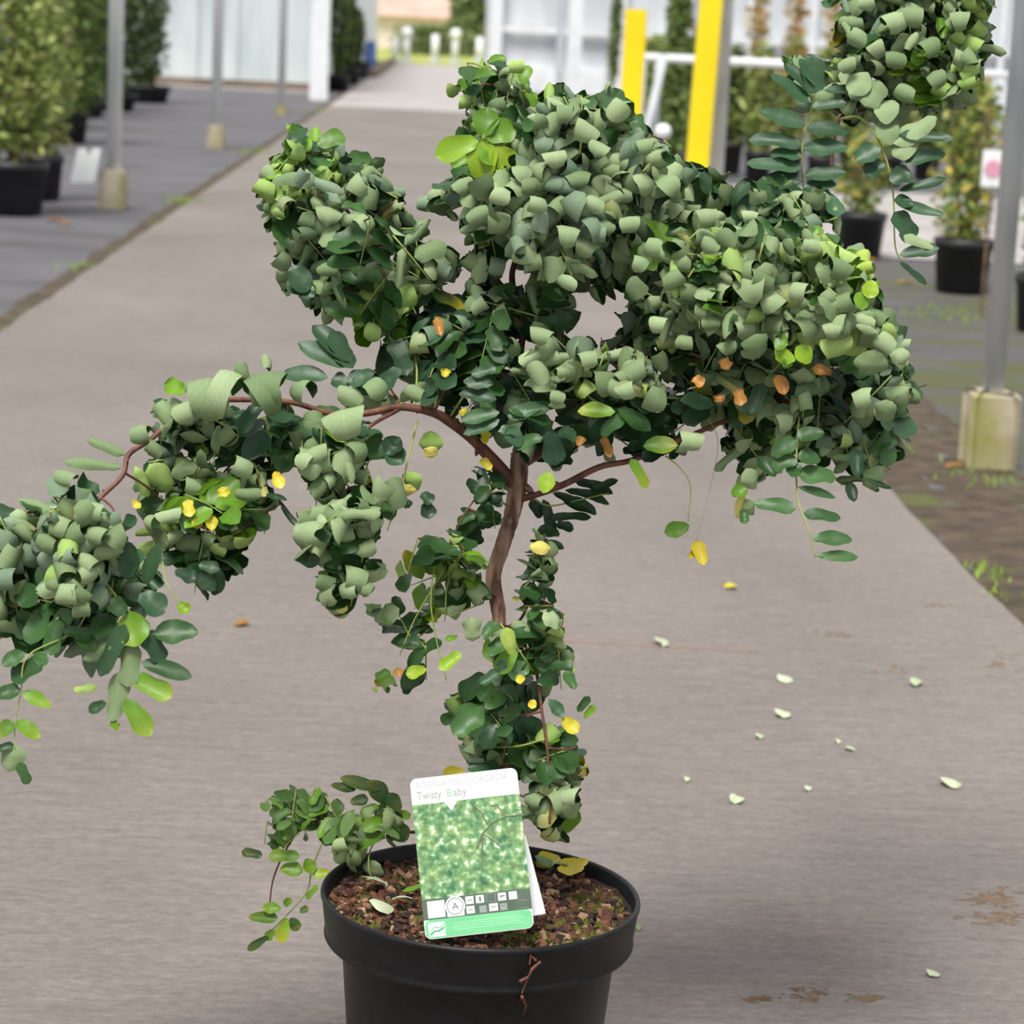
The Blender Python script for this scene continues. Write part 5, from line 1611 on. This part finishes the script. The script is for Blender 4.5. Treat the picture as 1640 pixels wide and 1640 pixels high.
# plant trolley / rail frame behind the posts
DR = 14.5
ra, rb = P(1022, 92, DR), P(1345, 104, DR)
rail = empty('plant_rack', (ra.x, ra.y, 0), 'white and grey metal rack with top rail behind the yellow posts', 'rack')
mb = MB(); mb.tube([ra, (rb.x + 1.2, ra.y, ra.z)], .022, 10); mb.tube([(ra.x, ra.y + 1.1, ra.z), (rb.x + 1.2, ra.y + 1.1, ra.z)], .022, 10); mb.build('rail', M['white'], rail, True)
mb = MB()
q = P(1030, 235, DR)
mb.tube([P(1064, 88, DR), q, Vector((q.x - .1, q.y, -.01))], .025, 10)
mb.build('brace', M['galv'], rail, True)
for xx in (rb.x + 1.2, ra.x + .12):
    for yy in (0, 1.1):
        mb = MB(); mb.tube([(xx, ra.y + yy, -.01), (xx, ra.y + yy, ra.z)], .02, 10); mb.build('leg', M['galv'], rail, True)

# shrubs behind rack
sp_ = [(1035, 262, 70, 95, YG), (1075, 300, -40, 60, MG), (1112, 285, 60, 78, YG), (1165, 278, 90, 76, PALE[2:] + DG), (1212, 292, 95, 78, YG), (1262, 284, 80, 60, YG + OR[:1]), (1312, 300, 90, 60, YG), (1362, 286, 100, 62, YG), (1422, 298, 110, 70, MG), (1482, 288, 110, 80, YG), (1540, 300, 120, 110, MG)]
nm = ['behind the shorter yellow post', 'tall and narrow, between the two yellow posts', 'just left of the tall yellow post', 'just right of the galvanized pole behind the yellow post', 'fully in view under the white rail', 'under the white rail, left of the hanging flat leaves', 'behind the hanging flat leaves', 'behind the top right branch', 'behind the second hanging leaf stalk', 'above the right pair of pots', 'nearest the right pole in the back row']
for i, ((x, y, yt, wd, cols), t_) in enumerate(zip(sp_, nm)):
    bush_px('potted_shrub', x, y, yt, wd, 'green nursery shrub, ' + t_, cols + [(112, 126, 66)], 1500, .04, 80 + i, (46, 50), base=.0, group='nursery shrubs behind the rack')
# taller plants with orange leaves further back
for i, (x, wd, t_) in enumerate([(1205, 44, 'left of three above the white rail'), (1262, 56, 'middle of three above the white rail'), (1322, 50, 'right of three above the white rail'), (1500, 50, 'behind the top right branch')]):
    bush_px('staked_plant', x, 232, -30, wd, 'slender orange-tinted plant on canes, ' + t_, OR + [(140, 150, 90)], 380, .05, 100 + i, (30, 30), base=.15, group='staked plants with orange tints', stems=5, flowers='cane')
bush_px('staked_plant', 1072, 222, -60, 36, 'tall narrow green climber on canes between the yellow posts', MG, 900, .045, 110, (26, 26), base=.2, stems=4, flowers='cane')
bush_px('staked_plant', 978, 200, -40, 26, 'narrow dark green climber left of the shorter yellow post', MG, 500, .05, 111, (22, 22), base=.3, stems=3, flowers='cane')
# white round flower head / tag
cc_ = P(1062, 211, 12.4)
mb = MB()
for k in range(5):
    pass
bm_r = 13 * 12.4 / F_PX
prof = [(bm_r * math.sin(math.pi * k / 10) + .0005, -bm_r * math.cos(math.pi * k / 10)) for k in range(11)]
mb.lathe(prof, cc_, 20, cap1=True)
fl = empty('white_flower', (cc_.x, cc_.y, 0), 'round white flower head on a stem between the two yellow posts', 'flower')
mb.build('flower_head', M['whiteplastic'], fl, True)
mb = MB(); mb.tube([(cc_.x, cc_.y, -.01), cc_], .006, 6); mb.build('stem', M['bgstem'], fl, True)

# right pots in front
bush_px('potted_shrub', 1374, 410, 225, 110, 'light green shrub in a black pot, left of the two on the mossy cloth', PALE[1:] + MG[:2], 420, .028, 120, (86, 70), base=.05)
bush_px('potted_shrub', 1538, 466, 150, 150, 'yellow-leaved shrub in a wide black pot, just left of the right pole', PALE + MG, 900, .028, 121, (98, 84), base=.0)
bush_px('potted_shrub', 1668, 528, 260, 110, 'dark green shrub in a black pot cut by the right frame edge', MG + DG, 900, .028, 122, (98, 88), base=.0)
cc_ = P(1590, 270, 10.2)
fl = empty('flower_label', (cc_.x, cc_.y, 0), 'white plant label with a pink rose picture behind the right pole', 'plant label')
mb = MB(); mb.box(cc_, (.09, .003, .15)); mb.build('card', M['whiteplastic'], fl)
mb = MB(); c3_ = cc_ + Vector((0, -.003, 0)); mb.tube([c3_, c3_ + Vector((0, -.002, 0))], .036, 18); mb.build('printed_flower', noise_mat('pink_print', (222, 150, 176), (236, 176, 196), 60, .5), fl)
mb = MB(); mb.tube([(cc_.x, cc_.y, -.01), cc_ - Vector((0, 0, .07))], .005, 6); mb.build('stake', M['bgstem'], fl)
# fallen leaves on the mats
for (px, py, L_, code, lb) in [(1450, 452, .09, 'o', 'orange fallen leaf on the mossy cloth between the two right pots'), (1528, 745, .05, 'o', 'orange-brown fallen leaf at the foot of the mossy concrete block'), (88, 352, .1, 'o', 'tan fallen leaf on the ground cloth in front of the left pots'), (104, 358, .08, 'o', 'second tan fallen leaf, just right of the other in front of the left pots'), (1395, 416, .06, 'o', 'small orange leaf at the foot of the left of the two right pots'),
                               (1425, 690, .05, 'y', 'pale fallen leaf on the damp cloth beside the crown, left of the concrete block')]:
    g = G(px, py); fallen(g.x, g.y, -.004, L_, L_ * .6, code, .3, lb, None, .3, .5, 1, .1)
# grass tufts along the path edges
def tuft(px, py, n, label, hgt=.03, sp=.05):
    g = G(px, py)
    mb = MB()
    for i in range(n):
        x, y = g.x + random.gauss(0, sp), g.y + random.gauss(0, sp * 1.6)
        h = hgt * random.uniform(.5, 1.3)
        a = random.uniform(0, 6.28)
        e = Vector((math.cos(a), math.sin(a), 0)) * .003
        t_ = Vector((random.gauss(0, .4), random.gauss(0, .4), 1)) * h
        p = Vector((x, y, -.008))
        mb.add([p - e, p + e, p + t_ * .6 + e * .6, p + t_, p + t_ * .6 - e * .6], [(0, 1, 2, 4), (4, 2, 3)])
    tag(mb.build('weed_tuft', M['tuft']), label, 'weeds', kind='stuff')


M['tuft'] = noise_mat('weeds', (112, 142, 48), (150, 172, 72), 20, .8)
tuft(290, 322, 90, 'green weed tuft on the left path edge, right of the first pole footing', .04, .07)
tuft(405, 244, 90, 'green weed tuft on the left path edge, right of the second pole', .05, .12)
tuft(500, 178, 80, 'green weed tuft on the left path edge near the white corner post', .05, .16)
tuft(130, 425, 50, 'weed tuft on the left path edge, below the first pole', .02, .05)
tuft(1495, 500, 120, 'green moss-like tuft on the cloth below the yellow-leaved pot', .02, .10)
tuft(1585, 912, 40, 'small weed tuft in the soil strip at the right path edge', .02, .03)
tuft(1605, 950, 30, 'small weed tuft, the nearer one in the right soil strip', .015, .03)
tuft(1560, 760, 60, 'weeds at the foot of the mossy concrete block', .02, .05)
